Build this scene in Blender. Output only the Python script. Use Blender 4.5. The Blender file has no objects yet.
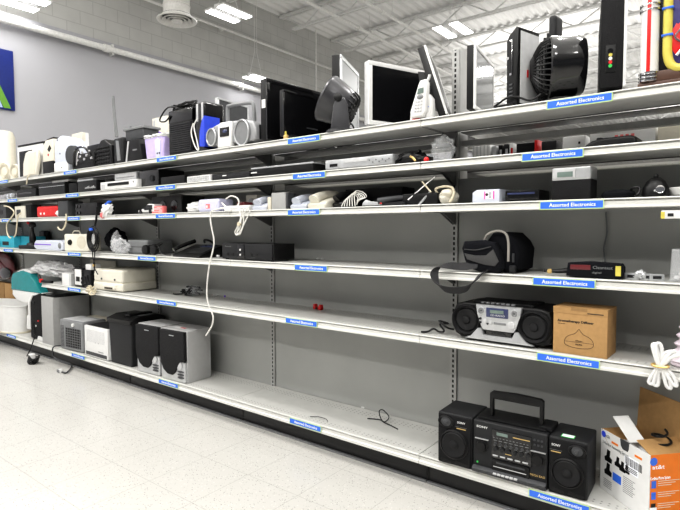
import bpy, bmesh, math, random
from mathutils import Vector, Matrix, noise
PI = math.pi
R = math.radians
scene = bpy.context.scene
col = scene.collection
rnd = random.Random(7)

# ------------------------------------------------------------------ camera
F = 526.8
YAW, PIT, ROL = R(37.787), R(2.941), R(-0.18)
HC = 1.137
CAM = Vector((0, 0, HC))
_fw = Vector((-math.sin(YAW) * math.cos(PIT), math.cos(YAW) * math.cos(PIT), -math.sin(PIT)))
_r = Vector((math.cos(YAW), math.sin(YAW), 0))
_u = _r.cross(_fw)
RT = math.cos(ROL) * _r + math.sin(ROL) * _u
UP = -math.sin(ROL) * _r + math.cos(ROL) * _u


def ray(px, py):
    return _fw + RT * ((px - 340) / F) - UP * ((py - 255) / F)


def atY(px, py, Y):
    d = ray(px, py)
    return CAM + d * (Y / d.y)


def atZ(px, py, Z):
    d = ray(px, py)
    return CAM + d * ((Z - HC) / d.z)


def atX(px, py, X):
    d = ray(px, py)
    return CAM + d * (X / d.x)


def row_y(px, Y, Z):
    """picture row of the point in column px on plane Y at height Z"""
    lo, hi = -2000.0, 3000.0
    for _ in range(50):
        m = (lo + hi) / 2
        if atY(px, m, Y).z > Z:
            lo = m
        else:
            hi = m
    return lo


def X(px, Y, Z):
    return atY(px, row_y(px, Y, Z), Y).x


camd = bpy.data.cameras.new('camera')
camo = bpy.data.objects.new('camera', camd)
col.objects.link(camo)
camd.sensor_fit = 'HORIZONTAL'
camd.sensor_width = 36
camd.lens = F * 36 / 680
camd.clip_start = .02
camd.clip_end = 200
mw = Matrix((RT, UP, -_fw)).transposed().to_4x4()
mw.translation = CAM
camo.matrix_world = mw
scene.camera = camo

# ------------------------------------------------------------------ materials
MATS = {}


def nd(nt, typ, **k):
    n = nt.nodes.new(typ)
    for a, b in k.items():
        setattr(n, a, b)
    return n


def mth(nt, op, a, b=None, clamp=False):
    n = nt.nodes.new('ShaderNodeMath')
    n.operation = op
    n.use_clamp = clamp
    for i, v in enumerate((a, b)):
        if v is None:
            continue
        if isinstance(v, (int, float)):
            n.inputs[i].default_value = v
        else:
            nt.links.new(v, n.inputs[i])
    return n.outputs[0]


def mat(name, c, rough=.5, metal=0., var=.08, scale=30., bump=0., alpha=1., trans=0., emit=0., coat=0., spec=.5):
    m = bpy.data.materials.new(name)
    m.use_nodes = True
    nt = m.node_tree
    b = nt.nodes['Principled BSDF']
    tc = nd(nt, 'ShaderNodeTexCoord')
    nz = nd(nt, 'ShaderNodeTexNoise')
    nz.inputs['Scale'].default_value = scale
    nz.inputs['Detail'].default_value = 4
    nt.links.new(tc.outputs['Object'], nz.inputs['Vector'])
    rp = nd(nt, 'ShaderNodeMapRange')
    rp.inputs[1].default_value = .3
    rp.inputs[2].default_value = .7
    rp.inputs[3].default_value = 1 - var
    rp.inputs[4].default_value = 1 + var
    nt.links.new(nz.outputs['Fac'], rp.inputs[0])
    mx = nd(nt, 'ShaderNodeVectorMath', operation='SCALE')
    mx.inputs[0].default_value = c[:3]
    nt.links.new(rp.outputs[0], mx.inputs['Scale'])
    nt.links.new(mx.outputs[0], b.inputs['Base Color'])
    b.inputs['Roughness'].default_value = rough
    b.inputs['Metallic'].default_value = metal
    b.inputs['Specular IOR Level'].default_value = spec
    if alpha < 1:
        b.inputs['Alpha'].default_value = alpha
    if trans:
        b.inputs['Transmission Weight'].default_value = trans
    if coat:
        b.inputs['Coat Weight'].default_value = coat
    if emit:
        b.inputs['Emission Color'].default_value = (*c[:3], 1)
        b.inputs['Emission Strength'].default_value = emit
    if bump:
        bp = nd(nt, 'ShaderNodeBump')
        bp.inputs['Strength'].default_value = bump
        bp.inputs['Distance'].default_value = .01
        nt.links.new(nz.outputs['Fac'], bp.inputs['Height'])
        nt.links.new(bp.outputs[0], b.inputs['Normal'])
    m['col_node'] = mx.name
    MATS[name] = m
    return m


def base_of(m):
    return m.node_tree, m.node_tree.nodes['Principled BSDF'], m.node_tree.nodes[m['col_node']]


mat('black', (.007, .007, .0075), .42, spec=.35)
mat('black_gloss', (.008, .008, .009), .12, coat=.5)
mat('black_matte', (.009, .009, .010), .7, spec=.25, bump=.15, scale=200)
mat('black_soft', (.009, .0095, .012), .95, spec=.15, bump=.3, scale=300)
mat('charcoal', (.018, .0185, .02), .55, spec=.35)
mat('dark_grey', (.05, .052, .056), .55)
mat('mid_grey', (.2, .205, .21), .5)
mat('grey_box', (.36, .36, .355), .55, var=.04)
mat('light_grey', (.5, .505, .51), .5)
mat('silver', (.55, .56, .57), .32, .55)
mat('chrome', (.75, .75, .76), .15, 1.)
mat('white', (.72, .72, .71), .42, var=.03)
mat('white_blue', (.58, .61, .69), .4, var=.03)
mat('cream', (.72, .68, .57), .45, var=.04)
mat('beige', (.62, .58, .48), .5, var=.05)
mat('ivory', (.72, .69, .6), .45, var=.04)
mat('red', (.62, .02, .02), .35)
mat('dark_red', (.13, .02, .024), .3, coat=.4)
mat('pink', (.8, .12, .42), .5)
mat('salmon', (.8, .2, .2), .5)
mat('lavender', (.55, .46, .78), .42)
mat('pale_lavender', (.6, .6, .78), .42)
mat('lilac', (.72, .64, .7), .75, bump=.4, scale=60)
mat('blue', (.03, .07, .6), .35)
mat('purple', (.2, .07, .6), .4)
mat('teal', (.02, .34, .36), .1, trans=.35)
mat('cyan', (.04, .42, .55), .5)
mat('orange', (.78, .2, .012), .5, var=.04)
mat('cardboard', (.4, .24, .1), .8, var=.07, scale=60)
mat('cardboard_dark', (.3, .18, .075), .85, var=.1, scale=60)
mat('ink', (.03, .022, .015), .7)
mat('yellow', (.6, .52, .1), .4)
mat('gold', (.7, .5, .2), .35, .5)
mat('green', (.05, .5, .1), .4)
mat('plastic_bag', (.8, .81, .83), .1, alpha=.3, spec=.9)
mat('white_film', (.8, .8, .81), .15, alpha=.72, spec=.8, bump=.5, scale=40)
mat('clear_plastic', (.8, .82, .84), .08, alpha=.25, spec=.9)
mat('lcd', (.16, .21, .19), .25)
mat('lcd_blue', (.045, .055, .12), .2)
mat('screen', (.006, .006, .007), .22, spec=.3)
mat('screen_grey', (.3, .31, .32), .28, var=.02)
mat('screen_mirror', (.25, .26, .27), .06, .75)
mat('cord_white', (.75, .74, .7), .5)
mat('cord_cream', (.62, .56, .42), .5)
mat('speaker_grey', (.44, .44, .44), .5, var=.03)
mat('shell_grey', (.06, .06, .065), .28, .2)
mat('silver_body', (.36, .365, .375), .35, .2)
mat('art_dark', (.05, .04, .16), .3)
mat('cone', (.012, .012, .013), .6, spec=.3)
mat('wood', (.09, .045, .03), .4)
mat('strap', (.03, .03, .032), .9, bump=.3, scale=250)
mat('grey_fabric', (.06, .06, .06), .95, bump=.3, scale=250)
mat('lining', (.3, .285, .26), .95)
mat('led', (1, 1, 1), .5, emit=9.)
mat('label_blue', (.04, .16, .72), .45, var=.03)
mat('label_edge', (.5, .68, .28), .5, var=.03)
mat('label_white', (.88, .9, .95), .5, var=.02)
mat('rack_post', (.42, .42, .41), .45, .1, var=.05)
mat('rack_dark', (.16, .16, .16), .5)
mat('kick', (.012, .012, .013), .4, var=.2, scale=8)
mat('panel', (.42, .425, .41), .6, var=.05, scale=3)
mat('truss', (.75, .75, .74), .6)
mat('truss_dark', (.1, .1, .1), .6)
mat('pipe_white', (.78, .78, .76), .4)
mat('wall_grey', (.43, .43, .455), .8, var=.02, scale=1.2)
mat('vent_white', (.72, .71, .68), .5)
mat('vent_dark', (.12, .12, .12), .7)
mat('lip', (.66, .66, .63), .38, .05, var=.04, scale=12)
mat('sign_blue', (.006, .02, .17), .4)
mat('sign_green', (.13, .32, .03), .4)
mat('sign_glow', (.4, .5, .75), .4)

# block wall: painted concrete block courses
m = mat('block_wall', (.56, .56, .545), .75, var=.06, scale=2.5)
nt, b, mx = base_of(m)
tc = nd(nt, 'ShaderNodeTexCoord')
mp = nd(nt, 'ShaderNodeMapping')
mp.inputs['Rotation'].default_value = (R(90), 0, R(90))
br = nd(nt, 'ShaderNodeTexBrick')
sep = nd(nt, 'ShaderNodeSeparateXYZ')
cmb = nd(nt, 'ShaderNodeCombineXYZ')
nt.links.new(tc.outputs['Object'], sep.inputs[0])
nt.links.new(sep.outputs['Y'], cmb.inputs[0])
nt.links.new(sep.outputs['Z'], cmb.inputs[1])
nt.links.new(cmb.outputs[0], br.inputs['Vector'])
br.inputs['Scale'].default_value = 1
br.inputs['Brick Width'].default_value = .4
br.inputs['Row Height'].default_value = .2
br.inputs['Mortar Size'].default_value = .006
br.inputs['Color1'].default_value = (1, 1, 1, 1)
br.inputs['Color2'].default_value = (.96, .96, .96, 1)
br.inputs['Mortar'].default_value = (.8, .8, .8, 1)
ml = nd(nt, 'ShaderNodeVectorMath', operation='MULTIPLY')
nt.links.new(mx.outputs[0], ml.inputs[0])
nt.links.new(br.outputs['Color'], ml.inputs[1])
nt.links.new(ml.outputs[0], b.inputs['Base Color'])

# floor: speckled vinyl composition tile
m = mat('floor_tile', (.53, .52, .495), .25, var=.03, scale=1.5)
nt, b, mx = base_of(m)
tc = nd(nt, 'ShaderNodeTexCoord')
acc = mx.outputs[0]
for sc_, th, colr, stretch in ((55, .17, .42, (1, 1.8, 1)), (80, .15, .35, (1.7, 1, 1)), (34, .1, .55, (1, 1.3, 1)), (60, .2, 1.18, (1.4, 1, 1))):
    mp = nd(nt, 'ShaderNodeMapping')
    mp.inputs['Scale'].default_value = stretch
    mp.inputs['Rotation'].default_value = (0, 0, sc_)
    nt.links.new(tc.outputs['Object'], mp.inputs['Vector'])
    v = nd(nt, 'ShaderNodeTexVoronoi')
    v.inputs['Scale'].default_value = sc_
    nt.links.new(mp.outputs[0], v.inputs['Vector'])
    sel = mth(nt, 'LESS_THAN', v.outputs['Distance'], th)
    pick = nd(nt, 'ShaderNodeSeparateColor')
    nt.links.new(v.outputs['Color'], pick.inputs[0])
    sel = mth(nt, 'MULTIPLY', sel, mth(nt, 'GREATER_THAN', pick.outputs[0], .45))
    k = mth(nt, 'ADD', 1.0, mth(nt, 'MULTIPLY', sel, colr - 1))
    s2 = nd(nt, 'ShaderNodeVectorMath', operation='SCALE')
    nt.links.new(acc, s2.inputs[0])
    nt.links.new(k, s2.inputs['Scale'])
    acc = s2.outputs[0]
sep = nd(nt, 'ShaderNodeSeparateXYZ')
nt.links.new(tc.outputs['Object'], sep.inputs[0])
g = None
for ax in ('X', 'Y'):
    fr = mth(nt, 'FRACT', mth(nt, 'DIVIDE', mth(nt, 'ADD', sep.outputs[ax], 50.0), .31))
    ln = mth(nt, 'LESS_THAN', mth(nt, 'ABSOLUTE', mth(nt, 'SUBTRACT', fr, .5)), .005)
    g = ln if g is None else mth(nt, 'MAXIMUM', g, ln)
k = mth(nt, 'SUBTRACT', 1.0, mth(nt, 'MULTIPLY', g, .22))
s2 = nd(nt, 'ShaderNodeVectorMath', operation='SCALE')
nt.links.new(acc, s2.inputs[0])
nt.links.new(k, s2.inputs['Scale'])
nt.links.new(s2.outputs[0], b.inputs['Base Color'])

# ceiling: ribbed steel deck
m = mat('deck_ceiling', (.78, .78, .77), .7, var=.03, scale=2)
nt, b, mx = base_of(m)


def dots(name, c, rows, pitch, rad, dark, rough=.45, var=.04):
    """sheet metal with rows of round perforations at given y in object space"""
    m = mat(name, c, rough, .05, var=var, scale=14)
    nt, b, mx = base_of(m)
    tc = nd(nt, 'ShaderNodeTexCoord')
    sep = nd(nt, 'ShaderNodeSeparateXYZ')
    nt.links.new(tc.outputs['Object'], sep.inputs[0])
    fx = mth(nt, 'SUBTRACT', mth(nt, 'FRACT', mth(nt, 'DIVIDE', mth(nt, 'ADD', sep.outputs['X'], 20.), pitch)), .5)
    fx = mth(nt, 'MULTIPLY', fx, pitch)
    g = None
    for ry in rows:
        dy = mth(nt, 'SUBTRACT', sep.outputs['Y'], ry)
        d = mth(nt, 'SQRT', mth(nt, 'ADD', mth(nt, 'MULTIPLY', fx, fx), mth(nt, 'MULTIPLY', dy, dy)))
        s_ = mth(nt, 'LESS_THAN', d, rad)
        g = s_ if g is None else mth(nt, 'MAXIMUM', g, s_)
    k = mth(nt, 'ADD', 1.0, mth(nt, 'MULTIPLY', g, dark - 1))
    s2 = nd(nt, 'ShaderNodeVectorMath', operation='SCALE')
    nt.links.new(mx.outputs[0], s2.inputs[0])
    nt.links.new(k, s2.inputs['Scale'])
    nt.links.new(s2.outputs[0], b.inputs['Base Color'])
    return m


dots('deck', (.5, .5, .48), (.035, .052, .25, .27, .29), .0254, .0038, .45)
dots('deck_under_lit_dots', (.07, .07, .068), (.262, .285), .0254, .004, 3.2)  # dark underside; pale dots paint light coming through the perforations

# slotted upright: dark slots every inch
m = mat('slotted', (.45, .45, .44), .45, .1)
nt, b, mx = base_of(m)
tc = nd(nt, 'ShaderNodeTexCoord')
sep = nd(nt, 'ShaderNodeSeparateXYZ')
nt.links.new(tc.outputs['Object'], sep.inputs[0])
fz = mth(nt, 'LESS_THAN', mth(nt, 'FRACT', mth(nt, 'DIVIDE', sep.outputs['Z'], .0245)), .6)
fx = mth(nt, 'LESS_THAN', mth(nt, 'ABSOLUTE', sep.outputs['X']), .0048)
k = mth(nt, 'SUBTRACT', 1.0, mth(nt, 'MULTIPLY', mth(nt, 'MULTIPLY', fz, fx), .985))
s2 = nd(nt, 'ShaderNodeVectorMath', operation='SCALE')
nt.links.new(mx.outputs[0], s2.inputs[0])
nt.links.new(k, s2.inputs['Scale'])
nt.links.new(s2.outputs[0], b.inputs['Base Color'])

# speaker grille cloth: fine dotted mesh
m = mat('grille', (.016, .016, .017), .75, spec=.25)
nt, b, mx = base_of(m)
tc = nd(nt, 'ShaderNodeTexCoord')
v = nd(nt, 'ShaderNodeTexVoronoi')
v.inputs['Scale'].default_value = 170
nt.links.new(tc.outputs['Object'], v.inputs['Vector'])
k = mth(nt, 'ADD', .6, v.outputs['Distance'])
s2 = nd(nt, 'ShaderNodeVectorMath', operation='SCALE')
nt.links.new(mx.outputs[0], s2.inputs[0])
nt.links.new(k, s2.inputs['Scale'])
nt.links.new(s2.outputs[0], b.inputs['Base Color'])


# ------------------------------------------------------------------ mesh kit
class G:
    def __init__(s):
        s.bm = bmesh.new()

    def _new(s, vs, loc=None, rot=None):
        if rot is not None:
            bmesh.ops.transform(s.bm, matrix=rot, verts=vs)
        if loc is not None:
            bmesh.ops.translate(s.bm, vec=Vector(loc), verts=vs)
        return s

    def box(s, x0, x1, y0, y1, z0, z1, bev=0., seg=2, taper=None):
        r = bmesh.ops.create_cube(s.bm, size=1)
        vs = r['verts']
        for v in vs:
            t = v.co.copy()
            v.co = Vector(((x0 + x1) / 2 + t.x * (x1 - x0), (y0 + y1) / 2 + t.y * (y1 - y0), (z0 + z1) / 2 + t.z * (z1 - z0)))
            if taper and t.z > 0:
                v.co.x = (x0 + x1) / 2 + (v.co.x - (x0 + x1) / 2) * taper[0]
                v.co.y = (y0 + y1) / 2 + (v.co.y - (y0 + y1) / 2) * taper[1]
        if bev:
            es = list({e for v in vs for e in v.link_edges})
            bmesh.ops.bevel(s.bm, geom=es, offset=bev, segments=seg, profile=.6, affect='EDGES', clamp_overlap=True)
        return s

    def prism(s, poly, y0, y1, plane='xz', bev=0., seg=2):
        """polygon extruded: plane xz -> along y, xy -> along z, yz -> along x"""
        def P3(a, b_, d):
            return {'xz': (a, d, b_), 'xy': (a, b_, d), 'yz': (d, a, b_)}[plane]
        v0 = [s.bm.verts.new(P3(a, b_, y0)) for a, b_ in poly]
        v1 = [s.bm.verts.new(P3(a, b_, y1)) for a, b_ in poly]
        n = len(poly)
        fs = [s.bm.faces.new(v0), s.bm.faces.new(v1[::-1])]
        for i in range(n):
            fs.append(s.bm.faces.new((v0[i], v1[i], v1[(i + 1) % n], v0[(i + 1) % n])))
        bmesh.ops.recalc_face_normals(s.bm, faces=fs)
        if bev:
            es = [e for e in {e for f in fs[:2] for e in f.edges}]
            bmesh.ops.bevel(s.bm, geom=es, offset=bev, segments=seg, profile=.6, affect='EDGES', clamp_overlap=True)
        return s

    def lathe(s, prof, c=(0, 0, 0), axis='z', n=28, sx=1., sy=1., rot=None, shut=False):
        rings = []
        if shut:
            prof = list(prof) + [prof[0]]
        for r, h in prof:
            if r < 1e-6:
                rings.append([s.bm.verts.new((0, 0, h))])
            else:
                rings.append([s.bm.verts.new((r * sx * math.cos(2 * PI * i / n), r * sy * math.sin(2 * PI * i / n), h)) for i in range(n)])
        fs = []
        for a, b_ in zip(rings, rings[1:]):
            for i in range(n):
                j = (i + 1) % n
                if len(a) == 1 and len(b_) == 1:
                    continue
                if len(a) == 1:
                    fs.append(s.bm.faces.new((a[0], b_[j], b_[i])))
                elif len(b_) == 1:
                    fs.append(s.bm.faces.new((a[i], a[j], b_[0])))
                else:
                    fs.append(s.bm.faces.new((a[i], a[j], b_[j], b_[i])))
        for ring in (rings[0], rings[-1]):
            if len(ring) > 2 and not shut:
                fs.append(s.bm.faces.new(ring))
        bmesh.ops.recalc_face_normals(s.bm, faces=fs)
        vs = [v for r_ in rings for v in r_]
        M = {'z': Matrix(), 'y': Matrix.Rotation(R(90), 4, 'X'), '-y': Matrix.Rotation(R(90), 4, 'X'), 'x': Matrix.Rotation(R(90), 4, 'Y')}[axis]
        if rot is not None:
            M = rot.to_4x4() @ M
        return s._new(vs, c, M)

    def cyl(s, c, r, h, axis='z', n=24, r2=None, rot=None):
        """from c along axis ('y' runs toward -y, the front)"""
        r2 = r if r2 is None else r2
        return s.lathe([(r, 0), (r2, h)], c, axis, n, rot=rot)

    def ring(s, c, Rr, r, axis='y', n=28, k=8, sx=1., sz=1.):
        pts = []
        for i in range(n):
            a = 2 * PI * i / n
            x, z = Rr * math.cos(a) * sx, Rr * math.sin(a) * sz
            d = {'y': (x, 0, z), 'z': (x, z, 0), 'x': (0, x, z)}[axis]
            pts.append(Vector(c) + Vector(d))
        return s.tube(pts, r, k, smooth=0, closed=True)

    def tube(s, pts, r, k=7, smooth=4, closed=False):
        P = [Vector(p) for p in pts]
        if smooth and len(P) > 2:
            Q = []
            n = len(P)
            for i in range(n if closed else n - 1):
                p0 = P[(i - 1) % n] if closed or i else P[i]
                p1, p2 = P[i], P[(i + 1) % n]
                p3 = P[(i + 2) % n] if closed or i + 2 < n else p2
                for j in range(smooth):
                    t = j / smooth
                    Q.append(.5 * ((2 * p1) + (p2 - p0) * t + (2 * p0 - 5 * p1 + 4 * p2 - p3) * t * t + (3 * p1 - p0 - 3 * p2 + p3) * t ** 3))
            if not closed:
                Q.append(P[-1])
            P = Q
        n = len(P)
        up = None
        rings = []
        for i in range(n):
            a = P[(i - 1) % n] if closed else P[max(i - 1, 0)]
            c = P[(i + 1) % n] if closed else P[min(i + 1, n - 1)]
            t = (c - a)
            t = t.normalized() if t.length > 1e-9 else Vector((0, 0, 1))
            if up is None:
                up = t.orthogonal().normalized()
            up = up - t * up.dot(t)
            up = up.normalized() if up.length > 1e-6 else t.orthogonal().normalized()
            sd = t.cross(up)
            rr = r(i / max(n - 1, 1)) if callable(r) else r
            rings.append([s.bm.verts.new(P[i] + (up * math.cos(2 * PI * j / k) + sd * math.sin(2 * PI * j / k)) * rr) for j in range(k)])
        fs = []
        for i in range(n if closed else n - 1):
            a, b_ = rings[i], rings[(i + 1) % n]
            for j in range(k):
                fs.append(s.bm.faces.new((a[j], a[(j + 1) % k], b_[(j + 1) % k], b_[j])))
        if not closed:
            fs.append(s.bm.faces.new(rings[0][::-1]))
            fs.append(s.bm.faces.new(rings[-1]))
        bmesh.ops.recalc_face_normals(s.bm, faces=fs)
        return s

    def ribbon(s, pts, nrm, w, t=.003):
        """flat strap through pts; nrm = direction(s) of the width"""
        P = [Vector(p) for p in pts]
        Q, Wd = [], []
        n = len(P)
        for i in range(n - 1):
            p0 = P[max(i - 1, 0)]; p1 = P[i]; p2 = P[i + 1]; p3 = P[min(i + 2, n - 1)]
            for j in range(6):
                u = j / 6
                Q.append(.5 * ((2 * p1) + (p2 - p0) * u + (2 * p0 - 5 * p1 + 4 * p2 - p3) * u * u + (3 * p1 - p0 - 3 * p2 + p3) * u ** 3))
                Wd.append(Vector(nrm[i]).lerp(Vector(nrm[i + 1]), u).normalized())
        Q.append(P[-1]); Wd.append(Vector(nrm[-1]).normalized())
        rings = []
        for i in range(len(Q)):
            tn = (Q[min(i + 1, len(Q) - 1)] - Q[max(i - 1, 0)]).normalized()
            th = tn.cross(Wd[i]).normalized() * t / 2
            a = Wd[i] * w / 2
            rings.append([s.bm.verts.new(Q[i] + d) for d in (a + th, -a + th, -a - th, a - th)])
        fs = []
        for a, b_ in zip(rings, rings[1:]):
            for j in range(4):
                fs.append(s.bm.faces.new((a[j], a[(j + 1) % 4], b_[(j + 1) % 4], b_[j])))
        fs.append(s.bm.faces.new(rings[0])); fs.append(s.bm.faces.new(rings[-1]))
        bmesh.ops.recalc_face_normals(s.bm, faces=fs)
        return s

    def ball(s, c, r, amp=0., freq=3., seed=0, sub=3, flat=None, square=0.):
        rr = bmesh.ops.create_icosphere(s.bm, subdivisions=sub, radius=1)
        for v in rr['verts']:
            d = v.co.copy()
            k = 1 + (amp * noise.noise(d * freq + Vector((seed * 3.1, seed * 1.7, seed))) if amp else 0)
            if amp:
                k += amp * .5 * noise.noise(d * freq * 2.3 + Vector((seed, seed * 2, 5)))
            if square:
                mxx = max(abs(d.x), abs(d.y), abs(d.z))
                k *= (1 - square) + square / mxx
            v.co = Vector((d.x * r[0] * k, d.y * r[1] * k, d.z * r[2] * k)) + Vector(c)
            if flat is not None and v.co.z < flat:
                v.co.z = flat
        return s

    def text(s, st, x, z, h, y=0., w=None, align='CENTER', bold=0., plane='front', ext=.0004):
        cu = bpy.data.curves.new('t', 'FONT')
        cu.body = st
        cu.size = h * 1.38
        cu.align_x = align
        cu.align_y = 'CENTER'
        cu.extrude = ext
        cu.offset = bold
        cu.resolution_u = 2
        ob = bpy.data.objects.new('t', cu)
        col.objects.link(ob)
        dg = bpy.context.evaluated_depsgraph_get()
        me = bpy.data.meshes.new_from_object(ob.evaluated_get(dg))
        xs = [v.co.x for v in me.vertices] or [0]
        k = 1.
        if w:
            k = w / max(max(xs) - min(xs), 1e-6)
        for v in me.vertices:
            a, b_, c_ = v.co.x * k, v.co.y, v.co.z
            v.co = {'front': (x + a, y - c_, z + b_), 'top': (x + a, y + b_, z + c_), 'right': (x + c_, y + a, z + b_)}[plane]
        s.bm.from_mesh(me)
        bpy.data.objects.remove(ob)
        bpy.data.curves.remove(cu)
        bpy.data.meshes.remove(me)
        return s

    def xf(s, M):
        bmesh.ops.transform(s.bm, matrix=M, verts=s.bm.verts[:])
        return s

    def out(s, name, mt, parent=None, label=None, sharp=38, flat=False):
        me = bpy.data.meshes.new(name)
        s.bm.to_mesh(me)
        s.bm.free()
        mts = mt if isinstance(mt, (list, tuple)) else [mt]
        for q in mts:
            me.materials.append(MATS[q])
        if not flat:
            me.polygons.foreach_set('use_smooth', [True] * len(me.polygons))
            me.set_sharp_from_angle(angle=R(sharp))
        o = bpy.data.objects.new(name, me)
        col.objects.link(o)
        if parent is not None:
            o.parent = parent
        if label:
            o['label'] = label
        return o


def tag(o, label=None, cat=None, group=None, kind=None):
    if label: o['label'] = label
    if cat: o['category'] = cat
    if group: o['group'] = group
    if kind: o['kind'] = kind
    return o


def thing(name, label, cat, loc=(0, 0, 0), rz=0., group=None, rx=0., ry=0.):
    o = bpy.data.objects.new(name, None)
    o.empty_display_size = .05
    col.objects.link(o)
    o.location = loc
    o.rotation_euler = (rx, ry, rz)
    return tag(o, label, cat, group)


def dup(o, loc=None, rz=None, label=None, parent=None):
    c = o.copy()
    col.objects.link(c)
    c.parent = parent
    for ch in list(o.children):
        dup(ch, parent=c)
    if loc is not None: c.location = loc
    if rz is not None: c.rotation_euler.z = rz
    if label: c['label'] = label
    return c


def struct(o):
    o['kind'] = 'structure'
    return o
# ------------------------------------------------------------------ shelf geometry constants
YF, YB = 1.978, 2.31
DEP = YB - YF
SEC = 1.2192
XJ = -1.104
ZT = {1: 1.594, 2: 1.415, 3: 1.2354, 4: .9576, 5: .6787, 6: .154}
ZB = {1: 1.5633, 2: 1.3855, 3: 1.2028, 4: .923, 5: .6425, 6: .114}
WX = -8.0
CZ = HC + 4.5

# ------------------------------------------------------------------ room
struct(G().box(WX - .3, 14, -9, 34, -.1, 0).out('floor', 'floor_tile'))
g = G()
n = 0
P = []
x = WX - .2
while x < 14:
    P += [(x, CZ), (x + .05, CZ + .045), (x + .1, CZ + .045), (x + .15, CZ)]
    x += .2
P += [(x, CZ), (x, CZ + .12), (WX - .2, CZ + .12)]
struct(g.prism(P, -9, 34, 'xz').out('ceiling', 'deck_ceiling', flat=True))
PZ = HC + 2.775
struct(G().box(WX - .2, WX, -9, 34, 0, PZ + .1).out('wall_left', 'wall_grey'))
struct(G().box(WX - .2, WX - .02, -9, 34, PZ + .1, CZ).out('wall_left_upper', 'block_wall'))
struct(G().box(WX - .2, 14, 33.8, 34, 0, CZ).out('wall_far', 'block_wall'))
struct(G().box(WX - .02, WX + .05, -9, 34, PZ + .02, PZ + .12, .01).out('trim_1', 'wall_grey'))

# sprinkler pipe along the wall with couplings
t = thing('wall_pipe', 'thick white pipe running along the top of the grey wall', 'pipe', (WX + .1, 0, PZ))
G().tube([(0, -8, 0), (0, 33, 0)], .045, 12, 0).out('pipe_run', 'pipe_white', t)
for yy in (1.2, 4.38, 7.05, 10.2, 13.4):
    G().cyl((0, yy, 0), .058, .09, 'y', 16).out('coupling', 'pipe_white', t)
    G().box(-.1, .0, yy + .05, yy + .08, -.07, .09).out('bracket', 'pipe_white', t)
t = thing('conduit', 'thin white conduit fixed high on the concrete block wall', 'conduit', (WX + .1, 0, HC + 3.74))
G().tube([(0, -8, 0), (0, 33, 0)], .024, 8, 0).out('conduit_run', 'pipe_white', t)
for yy in (6.62, 10.5):
    G().box(-.1, -.02, yy, yy + .04, -.03, .03).out('clip', 'pipe_white', t)
t = thing('drop_pipe', 'thin white upright pipe dropping down the block wall from the ceiling', 'pipe', (WX + .16, 9.25, 0))
G().tube([(0, 0, HC + 2.9), (0, 0, CZ - .05)], .02, 8, 0).out('pipe_run', 'pipe_white', t)
G().box(-.15, .03, -.05, .05, HC + 2.9, HC + 3.0, .006).out('junction_box', 'wall_grey', t)

# roof joists: repeats, each with two chords and zigzag webs
tz0, tz1 = HC + 4.13, CZ - .01


def make_joist():
    t = thing('roof_joist', 'white open web steel joist under the ribbed roof deck', 'roof joist', (0, 0, 0), 0, 'open web roof joists under the deck')
    g = G()
    for s in (-.05, .012):
        g.box(WX + .35, 13.5, s, s + .038, tz0, tz0 + .045)
    g.out('bottom_chord', 'truss', t)
    g = G()
    for s in (-.06, .012):
        g.box(WX, 13.5, s, s + .048, tz1 - .05, tz1)
    g.out('top_chord', 'truss', t)
    g = G()
    x = WX + .1
    pts = []
    k = 0
    while x < 13.5:
        pts.append((x, 0, tz1 - .02 if k % 2 == 0 else tz0 + .02))
        x += .55
        k += 1
    g.tube(pts, .017, 6, 0)
    g.out('web', 'truss', t)
    return t


J0 = make_joist()
for i in range(13):
    y = 4.8 + 1.75 * i
    (J0 if i == 0 else dup(J0)).location.y = y

for px, py, lab in ((390, 44, 'long white sprinkler pipe crossing under the roof joists above the white framed monitor'), (413, 30, 'second white sprinkler pipe under the joists, by the light over the slotted post')):
    c = atZ(px, py, HC + 4.05)
    t = thing('sprinkler_pipe', lab, 'pipe', (c.x, 0, HC + 4.05))
    G().tube([(0, 2, 0), (0, 33, 0)], .03, 10, 0).out('pipe_run', 'pipe_white', t)
    for k in range(6):
        G().cyl((0, c.y - 3.5 + 2.4 * k, 0), .04, .1, 'y', 12).out('coupling', 'pipe_white', t)
        G().box(-.006, .006, c.y - 3.2 + 2.4 * k, c.y - 3.188 + 2.4 * k, .02, .42).out('hanger', 'truss', t)

# round ceiling diffuser on its duct
c = atZ(177, 21, HC + 3.05)
t = thing('ceiling_diffuser', 'round white ceiling air diffuser with concentric rings below its duct', 'air vent', c)
G().lathe([(.33, 0), (.335, .012), (.3, .02), (.255, .045), (.25, .07), (.24, .06), (.25, .035), (.29, .008)], n=40, shut=True).out('outer_ring', 'vent_white', t)
G().lathe([(.235, -.005), (.24, .01), (.19, .04), (.185, .03)], n=36, shut=True).out('middle_ring', 'vent_white', t)
G().lathe([(.16, -.01), (.165, .005), (.125, .035), (.12, .025)], n=32, shut=True).out('inner_ring', 'vent_white', t)
G().lathe([(0, -.02), (.085, -.02), (.1, 0), (.06, .03), (0, .03)], n=28).out('centre_disc', 'vent_white', t)
G().lathe([(.25, .055), (.25, .075), (0, .076)], n=32).out('throat', 'vent_dark', t)
g = G()
g.lathe([(.22, .07), (.22, .2), (.228, .205), (.228, .22), (.22, .225), (.22, .42), (.228, .425), (.228, .44), (.22, .445), (.22, CZ - c.z)], n=32)
g.out('duct', 'vent_white', t)


t.scale = (.86, .86, 1)


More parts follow.
